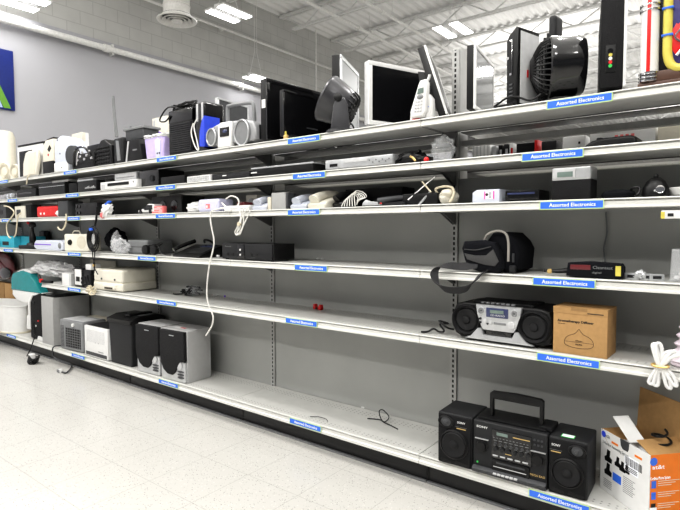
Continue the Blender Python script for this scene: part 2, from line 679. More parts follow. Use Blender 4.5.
def high_bay(px, py, zr, label, rz, s=1., drop=None):
    c = atZ(px, py, HC + zr)
    t = thing('high_bay_light', label, 'ceiling light', c, rz, 'LED high bay lights')
    G().box(-.3 * s, .3 * s, -.06 * s, .06 * s, .02, .09, .01).out('housing', 'white', t)
    for k in (-1, 1):
        b = G().box(-.36 * s, .36 * s, k * .17 * s - .1 * s, k * .17 * s + .1 * s, .015, .04, .006).out('panel_body', 'white', t)
        G().box(-.34 * s, .34 * s, k * .17 * s - .085 * s, k * .17 * s + .085 * s, .004, .014).out('diffuser', 'led', b)
    g = G()
    for k in (-1, 1):
        g.tube([(k * .25 * s, 0, .09), (k * .03, 0, .5), (k * .03, 0, CZ - c.z)], .005, 5, 0)
    g.out('hanging_wire', 'truss', t)
    return c


LC = [high_bay(229, 15, 3.2, 'LED high bay light beside the round air diffuser', R(90), .8),
      high_bay(256, 79, 2.85, 'small distant LED high bay light above the big black TV', R(90), .6),
      high_bay(453, 31, 3.75, 'LED high bay light above the slotted shelf post', R(90)),
      high_bay(14, 0, 2.95, 'LED high bay light above the blue wall sign', R(90))]

# blue wall sign
sy1 = 3.045
sz0, sz1 = HC + 1.61, HC + 2.41
t = thing('wall_sign', 'blue sign with a green slanted letter on the grey wall', 'sign', (WX + .001, 0, 0))
G().box(.0, .03, sy1 - 2.6, sy1, sz0, sz1, .004).out('board', 'sign_blue', t)
g = G()
g.prism([(sy1 - .05, sz0 + .02), (sy1 - .14, sz0 + .02), (sy1 - .37, sz0 + .55), (sy1 - .28, sz0 + .55)], .031, .036, 'yz')
g.prism([(sy1 - .66, sz0 + .02), (sy1 - .57, sz0 + .02), (sy1 - .30, sz0 + .55), (sy1 - .38, sz0 + .55)], .031, .036, 'yz')
g.prism([(sy1 - .5, sz0 + .23), (sy1 - .22, sz0 + .23), (sy1 - .25, sz0 + .3), (sy1 - .47, sz0 + .3)], .031, .0365, 'yz')
g.out('letter', 'sign_green', t)
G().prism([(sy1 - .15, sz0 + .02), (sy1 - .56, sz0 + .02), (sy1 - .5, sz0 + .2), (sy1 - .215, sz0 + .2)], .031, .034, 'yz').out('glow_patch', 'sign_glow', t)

# ------------------------------------------------------------------ gondola shelving
BAYS = {0: 'above and below the boombox', 1: 'in the bay with the bare base deck', 2: 'in the bay holding the twin grey speakers',
        3: 'in the bay holding the gunmetal fan heater', 4: 'in the bay holding the white bin', 5: 'in the end bay past the white bin'}
LEVEL = {1: 'top', 2: 'second', 3: 'third', 4: 'fourth', 5: 'fifth', 6: 'lowest'}
LABX = {1: (547, 288, 157, 64, -1, None), 2: (522, 293, 156, 66, 8, None), 3: (540, 288, 156, 67, 2, None), 4: (533, 295, 138, 68, 4, None), 5: (537, 286, 157, 68, None, None), 6: (529, 290, 159, 72, 7, None)}
LABW = X(613, YF, ZT[1]) - X(547, YF, ZT[1])


def make_label(parent, x0, h):
    lb = G().box(x0, x0 + LABW, -.0042, -.002, -.035, -.004, .0).out('shelf_label', 'label_edge', parent, 'blue strip with pale green edge and white lettering')
    G().box(x0 + .003, x0 + LABW - .003, -.0046, -.004, -.0315, -.007).out('blue_field', 'label_blue', lb)
    G().text('Assorted Electronics', x0 + LABW * .52, -.0195, .0135, -.0047, LABW * .72, bold=.0002).out('lettering', 'label_white', lb, flat=True)


def bayx(k):
    return XJ - SEC * k


deck_cache = {}
for k in range(6):
    for L in range(1, 7):
        if k >= 4 and L == 5:
            continue
        x0 = bayx(k) + .0015
        w = SEC - .003
        h = ZT[L] - ZB[L]
        t = thing('shelf_board', ('%s shelf board of the rack, %s' % (LEVEL[L], BAYS[k])), 'shelf', (x0, YF, ZT[L]), 0, 'rack shelf boards')
        if L not in deck_cache:
            a = G().box(0, w, .012, DEP, -.004, -.0005).out('deck', 'deck', t)
            g = G()
            g.prism([(.0, -.004), (.0015, -.0005), (.012, -.0005), (.012, -.008), (.0042, -.011), (.0042, -.0245), (-.001, -.028), (-.001, -h), (.016, -h), (.016, -.004)], 0, w, 'yz')
            lp = g.out('price_channel', 'lip', t)
            bs = []
            if L < 6:
                bs.append(G().box(0, w, .016, .205, -h + .001, -.006).out('under_tray', 'rack_post', t))
                bs.append(G().box(0, w, .206, DEP - .004, -.010, -.006).out('under_pan', 'deck_under_lit_dots', t))
                for s in (0, 1):
                    xx = .003 if s == 0 else w - .007
                    bs.append(G().prism([(.03, -h), (.2, -h), (DEP, -h - .055), (DEP, -.011), (.03, -.011)], xx, xx + .004, 'yz').out('bracket', 'rack_dark', t))
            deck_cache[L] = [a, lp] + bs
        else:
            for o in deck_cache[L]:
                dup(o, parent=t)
        lx = LABX[L][k]
        if lx is not None:
            make_label(t, X(lx, YF, ZT[L]) - x0, h)

# kick plates, base, back panels, uprights
for k in range(6):
    x0 = bayx(k) + .002
    w = SEC - .004
    t = thing('kick_plate', 'black kick plate under the lowest shelf, ' + BAYS[k], 'kick plate', (x0, 2.055, 0), 0, 'black kick plates')
    G().box(0, w, 0, .02, .002, ZB[6] - .002, .003).out('plate', 'kick', t)
    G().box(0, .012, -.002, 0, .004, ZB[6] - .006).out('end_seam', 'black', t)
    G().box(0, w, -.012, .002, .0, .012, .004).out('base_strip', 'mid_grey', t)
    tag(G().box(x0 - .002 + .02, x0 + w - .018, YB + .006, YB + .018, .0, ZB[2] - .02).out('back_panel', 'panel'), 'grey steel back panel of the rack, ' + BAYS[k], 'back panel', 'grey rack back panels')
    t = thing('cross_rail', 'steel rail across the open back, ' + BAYS[k], 'rail', (x0, YB, ZT[1]), 0, 'rack cross rails')
    G().box(.02, w - .02, .02, .06, -.075, -.05).out('upper_rail', 'rack_post', t)
    G().box(.025, w - .025, .003, .107, -.016, -.012).out('light_block_strip', 'rack_dark', t)  # added closure, blocks light leaking down between near and far boards
    G().box(.02, w - .02, .02, .06, ZT[2] - ZT[1] + .002, ZT[2] - ZT[1] + .022).out('lower_rail', 'rack_post', t)

for k in range(6):
    xc = bayx(k - 1) - SEC
    xc = XJ - SEC * (k - 1) - SEC if False else XJ - SEC * (k - 0)
    t = thing('slotted_upright', 'slotted steel upright of the rack, ' + ('first one from the tall jukebox', 'second one from the tall jukebox', 'third one from the tall jukebox', 'fourth one from the tall jukebox', 'fifth one from the tall jukebox', 'sixth one from the tall jukebox')[k], 'upright', (xc, YB, 0), 0, 'slotted rack uprights')
    top = ZT[1] + .37 if k == 0 else ZT[1] - .01
    G().box(-.017, .017, -.003, .008, .02, top).out('slot_strip', 'slotted', t)
    G().box(-.019, .019, .012, .10, .0, top + (.015 if k == 0 else 0), .003).out('post', 'rack_post', t)
t = thing('slotted_upright', 'slotted steel upright of the rack beyond the stereo boombox', 'upright', (bayx(-1), YB, 0), 0, 'slotted rack uprights')
G().box(-.017, .017, -.003, .008, .02, ZT[1] - .01).out('slot_strip', 'slotted', t)
G().box(-.019, .019, .012, .10, .0, ZT[1] - .01, .003).out('post', 'rack_post', t)

# the far side of the rack: top and second boards that carry the goods seen through the gap
for k in range(6):
    for L in ((2,) if k == 0 else (1, 2)):
        t = thing('shelf_board', 'far side %s shelf board, %s' % (LEVEL[L], BAYS[k]), 'shelf', (bayx(k) + SEC - .0015, YB + .11 + DEP, ZT[L]), PI, 'far side shelf boards')
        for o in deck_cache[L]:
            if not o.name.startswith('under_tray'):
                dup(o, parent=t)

# ------------------------------------------------------------------ light
w = bpy.data.worlds.new('world')
scene.world = w
w.use_nodes = True
bg = w.node_tree.nodes['Background']
bg.inputs[0].default_value = (.95, .97, 1, 1)
bg.inputs[1].default_value = .22


def area(x, y, z, sx, sy, p, c=(1, .98, .95), up=False):
    l = bpy.data.lights.new('ceiling_lamp_or_fill', 'AREA')
    l.shape = 'RECTANGLE'
    l.size, l.size_y = sx, sy
    l.energy = p * .8
    l.color = c
    o = bpy.data.objects.new('ceiling_lamp_or_fill', l)
    col.objects.link(o)
    o.location = (x, y, z)
    if up is None:
        return o
    if up:
        o.rotation_euler = (PI, 0, 0)
    else:
        area(x, y, z - .4, 2.6, 2.6, p * .8, c, True)  # unseen upward fill added under the lamp to brighten the ceiling
    return o


for x in (-6.6, -3.6, -.6, 2.4):
    for y in (-4.5, -1.0):
        area(x, y, HC + 3.7, .75, .5, 110)
for x, y in ((-6.0, 1.6), (-2.6, 1.0), (.6, 1.0)):
    area(x, y, HC + 3.7, .75, .5, 75)
for c in LC:
    area(c.x, c.y, c.z - .01, .6, .4, 9, up=None)
for x, y in ((-4, 13), (0, 13), (-6, 17), (-1, 18), (4, 12), (4, 18), (-2, 23), (3, 24), (2.2, 5.5), (-1.5, 6), (.2, 3.9)):
    area(x, y, HC + 3.7, .75, .5, 110)
scene.view_settings.view_transform = 'Standard'
scene.view_settings.look = 'Medium High Contrast'
scene.view_settings.exposure = -0.5
scene.view_settings.gamma = 1.0
# ------------------------------------------------------------------ placing goods
def put(L, l, r, Y, top=None, tcol=None):
    """centre x, width and height of something whose front stands on board L on plane Y"""
    a, b_ = X(l, Y, ZT[L]), X(r, Y, ZT[L])
    h = None
    if top is not None:
        h = atY((l + r) / 2 if tcol is None else tcol, top, Y).z - ZT[L]
    return (a + b_) / 2, b_ - a, h


def std(name, label, cat, L, l, r, Y, top, rz=0., group=None, tcol=None):
    cx, w, h = put(L, l, r, Y, top, tcol)
    return thing(name, label, cat, (cx, Y, ZT[L]), rz, group), w, h


def on(L, px, Y):
    return Vector((X(px, Y, ZT[L]), Y, ZT[L]))


def pts(L, Y, *pp):
    """points of a cord hanging or lying on the plane Y, as world coordinates"""
    return [atY(px, py, Y) for px, py in pp]


def cord(name, label, pl, r, mt, cat='cord', plug=None, group=None):
    o = thing(name, label, cat, pl[0], 0, group)
    G().tube([Vector(p) - Vector(pl[0]) for p in pl], r, 7, 5).out('wire', mt, o)
    if plug:
        e = Vector(pl[-1]) - Vector(pl[0])
        G().box(e.x - .011, e.x + .011, e.y - .008, e.y + .008, e.z - .018, e.z + .01, .004).out('plug', plug, o)
    return o


def feet(t, w, d, mt='black', inset=.02, z=.006, r=.01):
    for sx in (-1, 1):
        for y in (inset, d - inset):
            G().cyl((sx * (w / 2 - inset), y, 0), r, z + .001, n=12).out('foot', mt, t)


# ================================================================ base deck
# --- three-piece stereo boombox
A = atZ(437.5, 461, ZT[6])
B = atZ(587, 502, ZT[6])
ang = math.atan2(B.y - A.y, B.x - A.x)
LEN = (Vector((B.x - A.x, B.y - A.y))).length
off = .006
t = thing('boombox', 'big black component boombox with two detached side speakers and carry handle on the lowest shelf', 'boombox', (A.x, A.y + .0, ZT[6]), ang)
k_ = LEN
wl = X(471, 1.975, ZT[6]) - X(437.5, 1.975, ZT[6])
wc = X(545, 1.985, ZT[6]) - X(472, 1.985, ZT[6])
wr = LEN - wl - wc - .006
hs = atY(437.5, 411, A.y).z - ZT[6]
hc = hs * .99


def side_speaker(x0, w, h, d, parent, mirror, sticker):
    s = G().box(x0, x0 + w, .004, d, .0, h, .008, 3).out('speaker', 'charcoal', parent)
    G().box(x0 + .004, x0 + w - .004, -.004, .006, .004, h - .004, .006, 3).out('baffle', 'black_matte', s)
    wx, wz, wr_ = x0 + w / 2, h * .42, w * .41
    G().lathe([(0, .0), (wr_, .0), (wr_, .0065), (wr_ * .93, .009), (wr_ * .88, .006), (0, .006)], (wx, -.002, wz), 'y', 36).out('woofer_rim', 'black', s)
    G().lathe([(wr_ * .86, .0), (wr_ * .8, .005), (wr_ * .68, .004), (wr_ * .3, -.001), (wr_ * .28, .003), (wr_ * .15, .006), (0, .007)], (wx, -.009, wz), 'y', 36).out('woofer_cone', 'cone', s)
    tx = x0 + w * (.26 if not mirror else .74)
    tr = w * .2
    G().lathe([(0, 0), (tr, 0), (tr, .006), (tr * .85, .008), (tr * .8, .004), (0, .004)], (tx, -.002, h * .84), 'y', 28, sx=1.15, sy=.82).out('tweeter_rim', 'black', s)
    G().lathe([(tr * .7, 0), (tr * .3, .003), (tr * .22, .007), (0, .008)], (tx, -.006, h * .84), 'y', 24).out('tweeter_dome', 'dark_grey', s)
    lx = x0 + w * (.7 if not mirror else .2)
    G().text('SONY', lx, h * .87, .0085, -.0044, w * .23, bold=.0002).out('brand_lettering', 'white', s, flat=True)
    G().box(lx - w * .13, lx + w * .13, -.0052, -.004, h * .745, h * .76).out('gold_badge', 'gold', s)
    G().box(lx - w * .16, lx + w * .16, -.0048, -.004, h * .782, h * .786).out('badge_line', 'mid_grey', s)
    for a, b_ in ((.1, .42), (.52, .92)):
        G().prism([(x0 + w * a, h * .045), (x0 + w * b_, h * .03), (x0 + w * b_, h * .085), (x0 + w * (a + .02), h * .11)], -.0046, -.003, bev=.0).out('bass_port', 'black', s)
    if sticker:
        b2 = G().box(x0 + w * .28, x0 + w * .62, d * .12, d * .3, h, h + .0012).out('price_sticker', 'green', s)
        G().box(x0 + w * .3, x0 + w * .6, d * .14, d * .28, h + .001, h + .0018).out('sticker_face', 'label_white', b2)
    return s


side_speaker(0, wl, hs, .18, t, False, False)
side_speaker(LEN - wr, wr, hs * .985, .17, t, True, True)
cx0 = wl + .003
c_ = G().box(cx0, cx0 + wc, .002, .155, .008, hc, .008, 3).out('centre_unit', 'charcoal', t)
fc = lambda f: cx0 + wc * f
G().box(fc(.27), fc(.8), -.003, .004, hc * .36, hc * .9, .002).out('tuner_panel', 'black_gloss', c_)
G().box(fc(.34), fc(.49), -.0042, -.002, hc * .80, hc * .855).out('display', 'lcd', c_)
g = G()
for i in range(11):
    g.box(fc(.29 + .045 * i), fc(.29 + .045 * i + .022), -.0044, -.002, hc * .745, hc * .752)
for i in range(7):
    g.box(fc(.3 + .07 * i), fc(.3 + .07 * i + .045), -.0044, -.002, hc * .695, hc * .703)
    g.box(fc(.3 + .07 * i), fc(.3 + .07 * i + .03), -.0044, -.002, hc * .60, hc * .606)
g.out('dial_markings', 'mid_grey', c_)
G().box(fc(.56), fc(.78), -.0044, -.002, hc * .818, hc * .832).out('gold_lettering', 'gold', c_)
G().box(fc(.46), fc(.54), -.0044, -.002, hc * .48, hc * .492).out('gold_badge', 'gold', c_)
for i in range(7):
    G().cyl((fc(.325 + .072 * i), -.002, hc * .645), .0052, .006, 'y', 12).out('slider_knob', 'dark_grey', c_)
for i in range(6):
    G().cyl((fc(.33 + .086 * i), -.002, hc * .545), .0085, .008, 'y', 16).out('tone_knob', 'charcoal', c_)
for i in range(5):
    G().box(fc(.29 + .1 * i), fc(.29 + .1 * i + .07), -.006, -.001, hc * .4, hc * .425, .001).out('push_button', 'light_grey', c_)
for sx, cxk in ((0, .13), (1, .885)):
    G().box(fc(cxk - .095), fc(cxk + .095), -.0045, .003, hc * .655, hc * .668).out('accent_bar', 'silver', c_)
    G().lathe([(0, 0), (.027, 0), (.027, .004), (.021, .006), (.019, .017), (0, .018)], (fc(cxk), .002, hc * .53), 'y', 28).out('dial', 'black', c_)
for i in range(3):
    for j in range(2):
        G().box(fc(.825 + .045 * i), fc(.825 + .045 * i + .026), -.0035, .003, hc * (.76 + .09 * j), hc * (.79 + .09 * j), .001).out('button', 'dark_grey', c_)
G().text('SONY', fc(.13), hc * .885, .0085, .0014, wc * .16, bold=.0002).out('brand_lettering', 'white', c_, flat=True)
G().box(fc(.28), fc(.78), -.004, .004, hc * .12, hc * .34, .002).out('cassette_door', 'black', c_)
G().box(fc(.34), fc(.72), -.0052, -.003, hc * .27, hc * .3).out('door_window', 'dark_grey', c_)
G().box(fc(.3), fc(.74), -.0056, -.003, hc * .2, hc * .212).out('door_trim', 'light_grey', c_)
G().prism([(-.012, .006), (-.016, .02), (-.004, hc * .135), (.004, hc * .135), (.004, .006)], fc(.0) + .002, fc(1) - .002, 'yz', .002).out('lower_sill', 'dark_grey', c_)
for i in range(6):
    G().box(fc(.31 + .056 * i), fc(.31 + .056 * i + .047), -.021, -.009, .016, hc * .105, .002).out('transport_key', 'light_grey', c_)
G().text('MEGA BASS', fc(.88), hc * .22, .0085, .0014, wc * .19).out('gold_script', 'gold', c_, flat=True)
G().cyl((fc(.07), .0025, hc * .2), .004, .003, 'y', 10).out('power_light', 'green', c_)
G().box(fc(.03), fc(.97), .02, .14, hc - .002, hc + .012, .008).out('cd_lid', 'black', c_)
G().box(fc(.86), fc(1.03), .03, .13, hc - .002, hc + .016, .006).out('side_block', 'black_matte', c_)
for f in (.15, .83):
    G().box(fc(f), fc(f + .06), -.004, .02, .0, .01, .002).out('foot', 'beige', c_)
# handle: upright bar with tapered ends
hz = atY(515, 397, 2.02).z - ZT[6]
g = G()
h0, h1 = fc(.18), fc(.9)
g.prism([(h0, hc), (h0, hz - .004), (h0 + .01, hz + .004), (fc(.54), hz + .008), (h1 - .01, hz + .004), (h1, hz - .004), (h1, hc), (h1 - .014, hc), (h1 - .014, hz - .024), (h1 - .02, hz - .026), (h0 + .02, hz - .026), (h0 + .014, hz - .024), (h0 + .014, hc)], .045, .068, 'xz', .003)
g.out('carry_handle', 'black', t)

# --- open white and orange telephone carton
K = atZ(600, 487, ZT[6])
az = R(-42)
ct = thing('phone_carton', 'open white and orange telephone carton with packing inside beside the big boombox', 'box', (K.x, K.y, ZT[6]), az)
# local x runs from the far corner K toward the near corner, y into the box
ux = Vector((math.cos(az), math.sin(az), 0))
lo, hi = .05, .8
for _ in range(40):
    md = (lo + hi) / 2
    q = K + ux * md - CAM
    px = 340 + F * q.dot(RT) / q.dot(_fw)
    if px < 648: lo = md
    else: hi = md
CW = lo
CH = atY(600, 428, K.y).z - ZT[6]
CD = .155
th = .004
G().box(0, CW, 0, th, 0, CH, .0).out('graphic_side', 'white', ct, 'white printed side')
fs_ = ct.children[-1] if False else [o for o in bpy.data.objects if o.parent == ct][-1]
G().box(CW - th, CW, th, CD, 0, CH).out('orange_side', 'orange', ct, 'orange printed side')
og_ = [o for o in bpy.data.objects if o.parent == ct][-1]
G().box(0, th, th, CD, 0, CH).out('carton_wall', 'cardboard', ct)
G().box(th, CW - th, CD - th, CD, 0, CH).out('carton_wall', 'cardboard', ct)
G().box(th, CW - th, th, CD - th, 0, th).out('carton_floor', 'cardboard', ct)
# flaps
fl = G().box(0, CW, 0, .003, 0, .15)
fl.xf(Matrix.Translation((0, CD - .004, CH)) @ Matrix.Rotation(R(-4), 4, 'X'))
fl.out('long_flap', 'cardboard', ct)
fl = G().box(0, .003, 0, CD, -.07, 0)
fl.xf(Matrix.Translation((.002, 0, CH)) @ Matrix.Rotation(R(-38), 4, 'Y'))
fl.out('short_flap', 'cardboard', ct)
fl = G().box(-.003, 0, .004, CD, 0, .07)
fl.xf(Matrix.Translation((CW, 0, CH)) @ Matrix.Rotation(R(-68), 4, 'Y'))
fl.out('short_flap', 'cardboard', ct)
# printing on the white side
e = -.0006
g = G()
g.ball((CW * .06, -.0003, CH * .93), (.012, .0004, .012))
g.out('round_emblem', 'blue', fs_)
G().text('at&t', CW * .15, CH * .925, .013, e, CW * .1).out('brand_lettering', 'mid_grey', fs_, flat=True)
G().text('2-Handset Answering System', CW * .32, CH * .8, .011, e, CW * .56).out('title_lettering', 'mid_grey', fs_, flat=True)
for a in (.24, .72):
    G().box(CW * a, CW * (a + .14), e, 0, CH * .855, CH * .89).out('orange_bar', 'orange', fs_)
for (fx, fz, s) in ((.1, .6, 1), (.32, .6, .8), (.42, .57, .8), (.1, .38, 1), (.52, .58, .7)):
    g = G()
    x_, z_ = CW * fx, CH * fz
    g.prism([(x_, z_ - .02 * s), (x_ + .036 * s, z_ - .02 * s), (x_ + .038 * s, z_ - .004 * s), (x_ + .026 * s, z_ + .002 * s), (x_ + .028 * s, z_ + .024 * s), (x_ + .012 * s, z_ + .026 * s), (x_ + .008 * s, z_ + .002 * s), (x_ - .002 * s, z_ - .006 * s)], e, 0)
    g.out('phone_picture', 'black', fs_)
G().box(CW * .28, CW * .46, e, 0, CH * .27, CH * .4).out('blue_picture', 'label_blue', fs_)
g = G()
for i in range(9):
    g.box(CW * .5, CW * (.7 if i % 3 else .74), e, 0, CH * (.44 - .03 * i), CH * (.448 - .03 * i))
for i in range(5):
    g.box(CW * .08, CW * .26, e, 0, CH * (.2 - .03 * i), CH * (.207 - .03 * i))
g.out('small_print', 'mid_grey', fs_)
g = G().box(CW * .52, CW * .8, e, 0, CH * .55, CH * .8)
st = g.out('barcode_label', 'label_white', fs_)
g = G()
for i in range(13):
    g.box(CW * .535 + .0054 * i * 1.2, CW * .535 + .0054 * i * 1.2 + (.0032 if i % 3 else .0018), -.0012, -.0005, CH * .66, CH * .78)
for i in range(3):
    g.box(CW * .54, CW * .78, -.0012, -.0005, CH * (.575 + .025 * i), CH * (.585 + .025 * i))
g.out('barcode', 'black', st)
# hand hole in the upper edge of the white side
G().prism([(CW * .42, CH + .001), (CW * .44, CH * .9), (CW * .48, CH * .86), (CW * .58, CH * .86), (CW * .6, CH * .9), (CW * .61, CH + .001)], e * 1.2, th + .0005).out('hand_hole', 'dark_grey', fs_)
# printing on the orange side
ox = CW + .0006
g = G()
g.ball((CW + .0003, CD * .1, CH * .9), (.0004, .014, .014))
g.out('round_emblem', 'label_blue', og_)
G().text('at&t', CD * .24, CH * .9, .014, 0, .045, plane='right').xf(Matrix.Translation((ox, 0, 0))).out('brand_lettering', 'label_white', og_, flat=True)
G().text('Cordless Phone System', CD * .3, CH * .76, .010, 0, CD * .48, plane='right').xf(Matrix.Translation((ox, 0, 0))).out('title_lettering', 'label_white', og_, flat=True)
for i in range(4):
    G().box(CW, ox, CD * .06, CD * .17, CH * (.5 - .17 * i), CH * (.61 - .17 * i)).out('icon_tile', 'label_blue' if i < 2 else 'black', og_)
g = G()
for i in range(4):
    for j in range(3):
        g.box(CW, ox, CD * .22, CD * (.75 - .1 * j), CH * (.595 - .17 * i - .032 * j), CH * (.603 - .17 * i - .032 * j))
g.out('small_print', 'cream', og_)
g = G().box(CW, CW + .0008, CD * .03, CD * .2, CH * .02, CH * .21)
st = g.out('price_sticker', 'label_white', og_)
g = G()
for i in range(8):
    g.box(CW + .0006, CW + .0014, CD * .05 + .0048 * i, CD * .05 + .0048 * i + .0026, CH * .035, CH * .09)
g.out('barcode', 'black', st)
# contents
inside = Matrix.Rotation(az, 4, 'Z')


def inbox(x, y, z):
    return Vector((K.x, K.y, ZT[6])) + inside @ Vector((x, y, z))


p = inbox(CW * .42, CD * .5, CH * .55)
tag(G().ball((0, 0, 0), (.095, .045, CH * .4), .25, 3.2, 4, 4).out('packing_bag', 'white_film'), 'crumpled clear packing bag inside the open telephone carton', 'plastic bag')
bpy.data.objects['packing_bag'].location = p
bpy.data.objects['packing_bag'].rotation_euler = (0, 0, az)
q0 = inbox(CW * .5, CD * .28, CH * .9)
b0, b1 = atY(625, 435.6, q0.y), atY(641, 435, q0.y)
t0, t1 = atY(612.6, 416.2, q0.y + .03), atY(628.5, 416.2, q0.y + .03)
t = thing('white_tray', 'flat white plastic tray sticking up out of the open telephone carton', 'tray', b0)
ax_, ay_ = (b1 - b0), (t0 - b0)
an_ = ax_.cross(ay_).normalized()
M_ = Matrix((ax_, an_, ay_)).transposed().to_4x4()
G().box(0, 1, -.008, .0, -.35, 1).xf(M_).out('tray_body', 'white', t)
G().box(.06, .94, -.0092, -.008, -.2, .94).xf(M_).out('tray_face', 'light_grey', t)
c0 = inbox(CW * .75, CD * .6, CH * .97)
cord('power_cable', 'black phone cord coiled in the open telephone carton', [c0 + Vector((.045 * math.cos(a) * (1 - .04 * i), .03 * math.sin(a), .004 * i)) for i, a in enumerate([k * .9 for k in range(16)])], .004, 'black')

# --- pair of grey speakers with dark grilles
def grey_speaker(l, m, top, label):
    Y = 1.995
    cx, w, h = put(6, l, m, Y, top)
    t = thing('desktop_speaker', label, 'speaker', (cx, Y, ZT[6]), R(3), 'twin grey speakers')
    d = .2
    G().box(-w / 2, w / 2, .012, d, 0, h, .004).out('cabinet', 'speaker_grey', t)
    g = G()
    P_ = [(-w * .47, .02 * h), (-w * .44, .01 * h), (w * .44, .01 * h), (w * .47, .03 * h), (w * .47, .4 * h), (-w * .47, .4 * h)]
    g.prism(P_, -.004, .014, 'xz', .004)
    g.out('silver_base', 'silver', t)
    # grille: tall shield with a swooping lower edge
    P_ = [(-w * .47, h * .985), (w * .46, h * .985), (w * .47, h * .42), (w * .3, h * .40), (w * .2, h * .3), (w * .12, h * .19), (0, h * .125), (-w * .18, h * .13), (-w * .34, h * .2), (-w * .45, h * .34), (-w * .485, h * .5)]
    gr = G().prism(P_, -.016, .014, 'xz', .007, 3).out('grille', 'grille', t)
    P2 = [(w * .1, h * .9), (w * .42, h * .9), (w * .42, h * .45), (w * .22, h * .42), (w * .1, h * .6)]
    G().box(-w * .08, w * .1, -.018, -.014, h * .89, h * .905).out('badge', 'silver', gr)
    for j in range(3):
        G().ball((w * .3, -.004, h * (.1 + .055 * j)), (w * .13, .012, h * .02), sub=2).out('bass_slot', 'dark_grey', t)
    G().lathe([(0, 0), (w * .1, 0), (w * .11, .012), (0, .015)], (w * .26, .002, h * .33), 'y', 18).out('port', 'light_grey', t)
    return t, w, h, d


grey_speaker(138.5, 160.5, 325, 'grey desktop speaker with dark grille beside the black shredder bin')
t, w, h, d = grey_speaker(162.5, 186, 330, 'grey desktop speaker with dark grille, beside its twin and the empty deck')
tg = G().box(-w * .3, w * .1, d * .3, d * .45, h, h + .0012).out('price_tag', 'white', t)
G().box(-w * .05, w * .14, d * .32, d * .4, h + .001, h + .002).out('red_sticker', 'red', tg)

# --- black shredder bin
Y = 2.0
cx, w, h = put(6, 111, 131, Y, 316)
t = thing('paper_shredder', 'tall black paper shredder bin beside the twin grey speakers', 'paper shredder', (cx, Y, ZT[6]), R(1))
d = .27
G().box(-w / 2, w / 2, .004, d, 0, h * .86, .012, 3, taper=(1.12, 1.04)).out('bin', 'charcoal', t)
G().prism([(-.012, h * .85), (-.016, h * .93), (.06, h), (d * .8, h * 1.0), (d + .01, h * .94), (d + .008, h * .85)], -w * .57, w * .57, 'yz', .008, 3).out('head', 'black', t)
G().box(w * .05, w * .3, .03, d * .8, h * .985, h * 1.035, .008).out('feed_bridge', 'black', t)
G().box(w * .36, w * .5, .08, .2, h * .995, h * 1.006, .001).out('instruction_label', 'mid_grey', t)
G().box(-w * .3, w * .3, .1, .115, h * .99, h * 1.003).out('feed_slot', 'black_gloss', t)

# --- white paper-topped printer dock
cx, w, h = put(6, 85, 108, 1.99, 327.5)
t = thing('white_printer', 'white boxy printer with a dark top beside the black shredder bin', 'printer', (cx, 1.99, ZT[6]), R(0))
d = .26
G().box(-w / 2, w / 2, 0, d, .006, h, .006).out('body', 'white', t)
G().box(-w * .46, w * .46, .015, d - .01, h - .003, h + .003, .001).out('top_tray', 'charcoal', t)
g = G()
for i in range(12):
    g.box(-w * .4, w * .38, -.0008, .002, h * (.5 + .033 * i), h * (.51 + .033 * i))
g.out('vent_lines', 'light_grey', t)
for i in range(2):
    G().cyl((-w * .02 + i * w * .13, .001, h * .49), .003, .002, 'y', 10).out('light', 'dark_grey', t)
G().box(-w * .44, w * .46, -.001, .004, h * .06, h * .17).out('paper_slot', 'dark_grey', t)
G().box(w * .1, w * .32, -.0015, .004, h * .22, h * .24).out('badge', 'mid_grey', t)
g = G()
g.box(w * .5 - .002, w * .5 + .006, .02, .06, h * .12, h * .68, .003)
g.out('side_latch', 'light_grey', t)

# --- gunmetal fan heater with mesh grille
cx, w, h = put(6, 62, 82, 1.992, 321)
t = thing('fan_heater', 'gunmetal grey heater with a mesh front grille in front of the big grey box', 'heater', (cx, 1.992, ZT[6]), R(4))
d = .2
G().box(-w / 2, w / 2, 0, d, .004, h, .012, 3).out('housing', 'mid_grey', t)
gg = G().box(-w * .24, w * .4, -.002, .004, h * .1, h * .76, .002).out('front_grille', 'black', t)
g = G()
for i in range(7):
    g.box(-w * .24 + i * w * .1, -w * .24 + i * w * .1 + .0025, -.004, -.001, h * .1, h * .76)
for i in range(9):
    g.box(-w * .24, w * .4, -.004, -.001, h * (.11 + .08 * i), h * (.11 + .08 * i) + .0025)
g.out('wire_mesh', 'mid_grey', gg)
g = G()
for i in range(16):
    g.box(-w * .46, -w * .32, -.0015, .003, h * (.1 + .045 * i), h * (.12 + .045 * i))
g.out('louvre', 'dark_grey', t)
G().cyl((w * .1, .002, h * .87), .014, .012, 'y', 18).out('dial', 'white', t)
G().box(-w * .45, w * .45, .02, d - .02, h - .002, h + .004, .002).out('top_plate', 'light_grey', t)

# --- big grey case, white box stacked behind
cx, w, h = put(6, 42.5, 54, 1.985, 297)
t = thing('grey_computer_case', 'tall plain grey equipment case beside the black humidifier back', 'case', (cx, 1.985, ZT[6]), R(0))
d = .31
W2 = w
G().box(-W2 / 2, W2 / 2, 0, .006, 0, h, .003).out('front_panel', 'grey_box', t)
G().box(-W2 / 2 + .002, W2 / 2, .006, d, 0, h - .003, .002).out('shell', 'grey_box', t)
G().box(-W2 / 2 + .006, W2 / 2 - .006, .02, d - .02, h - .006, h + .002, .001).out('black_lid', 'black', t)
G().box(W2 / 2 - .001, W2 / 2 + .001, .05, d - .02, h * .03, h * .95, .0).out('side_cover', 'grey_box', t)
cx, w, h = put(6, 86, 111, 2.2, 319)
t = thing('white_receiver', 'off-white box lying behind the heater and the white printer', 'box', (cx, 2.21, ZT[6]), 0)
G().box(-w / 2, w / 2, 0, .09, 0, h, .006).out('body', 'ivory', t)
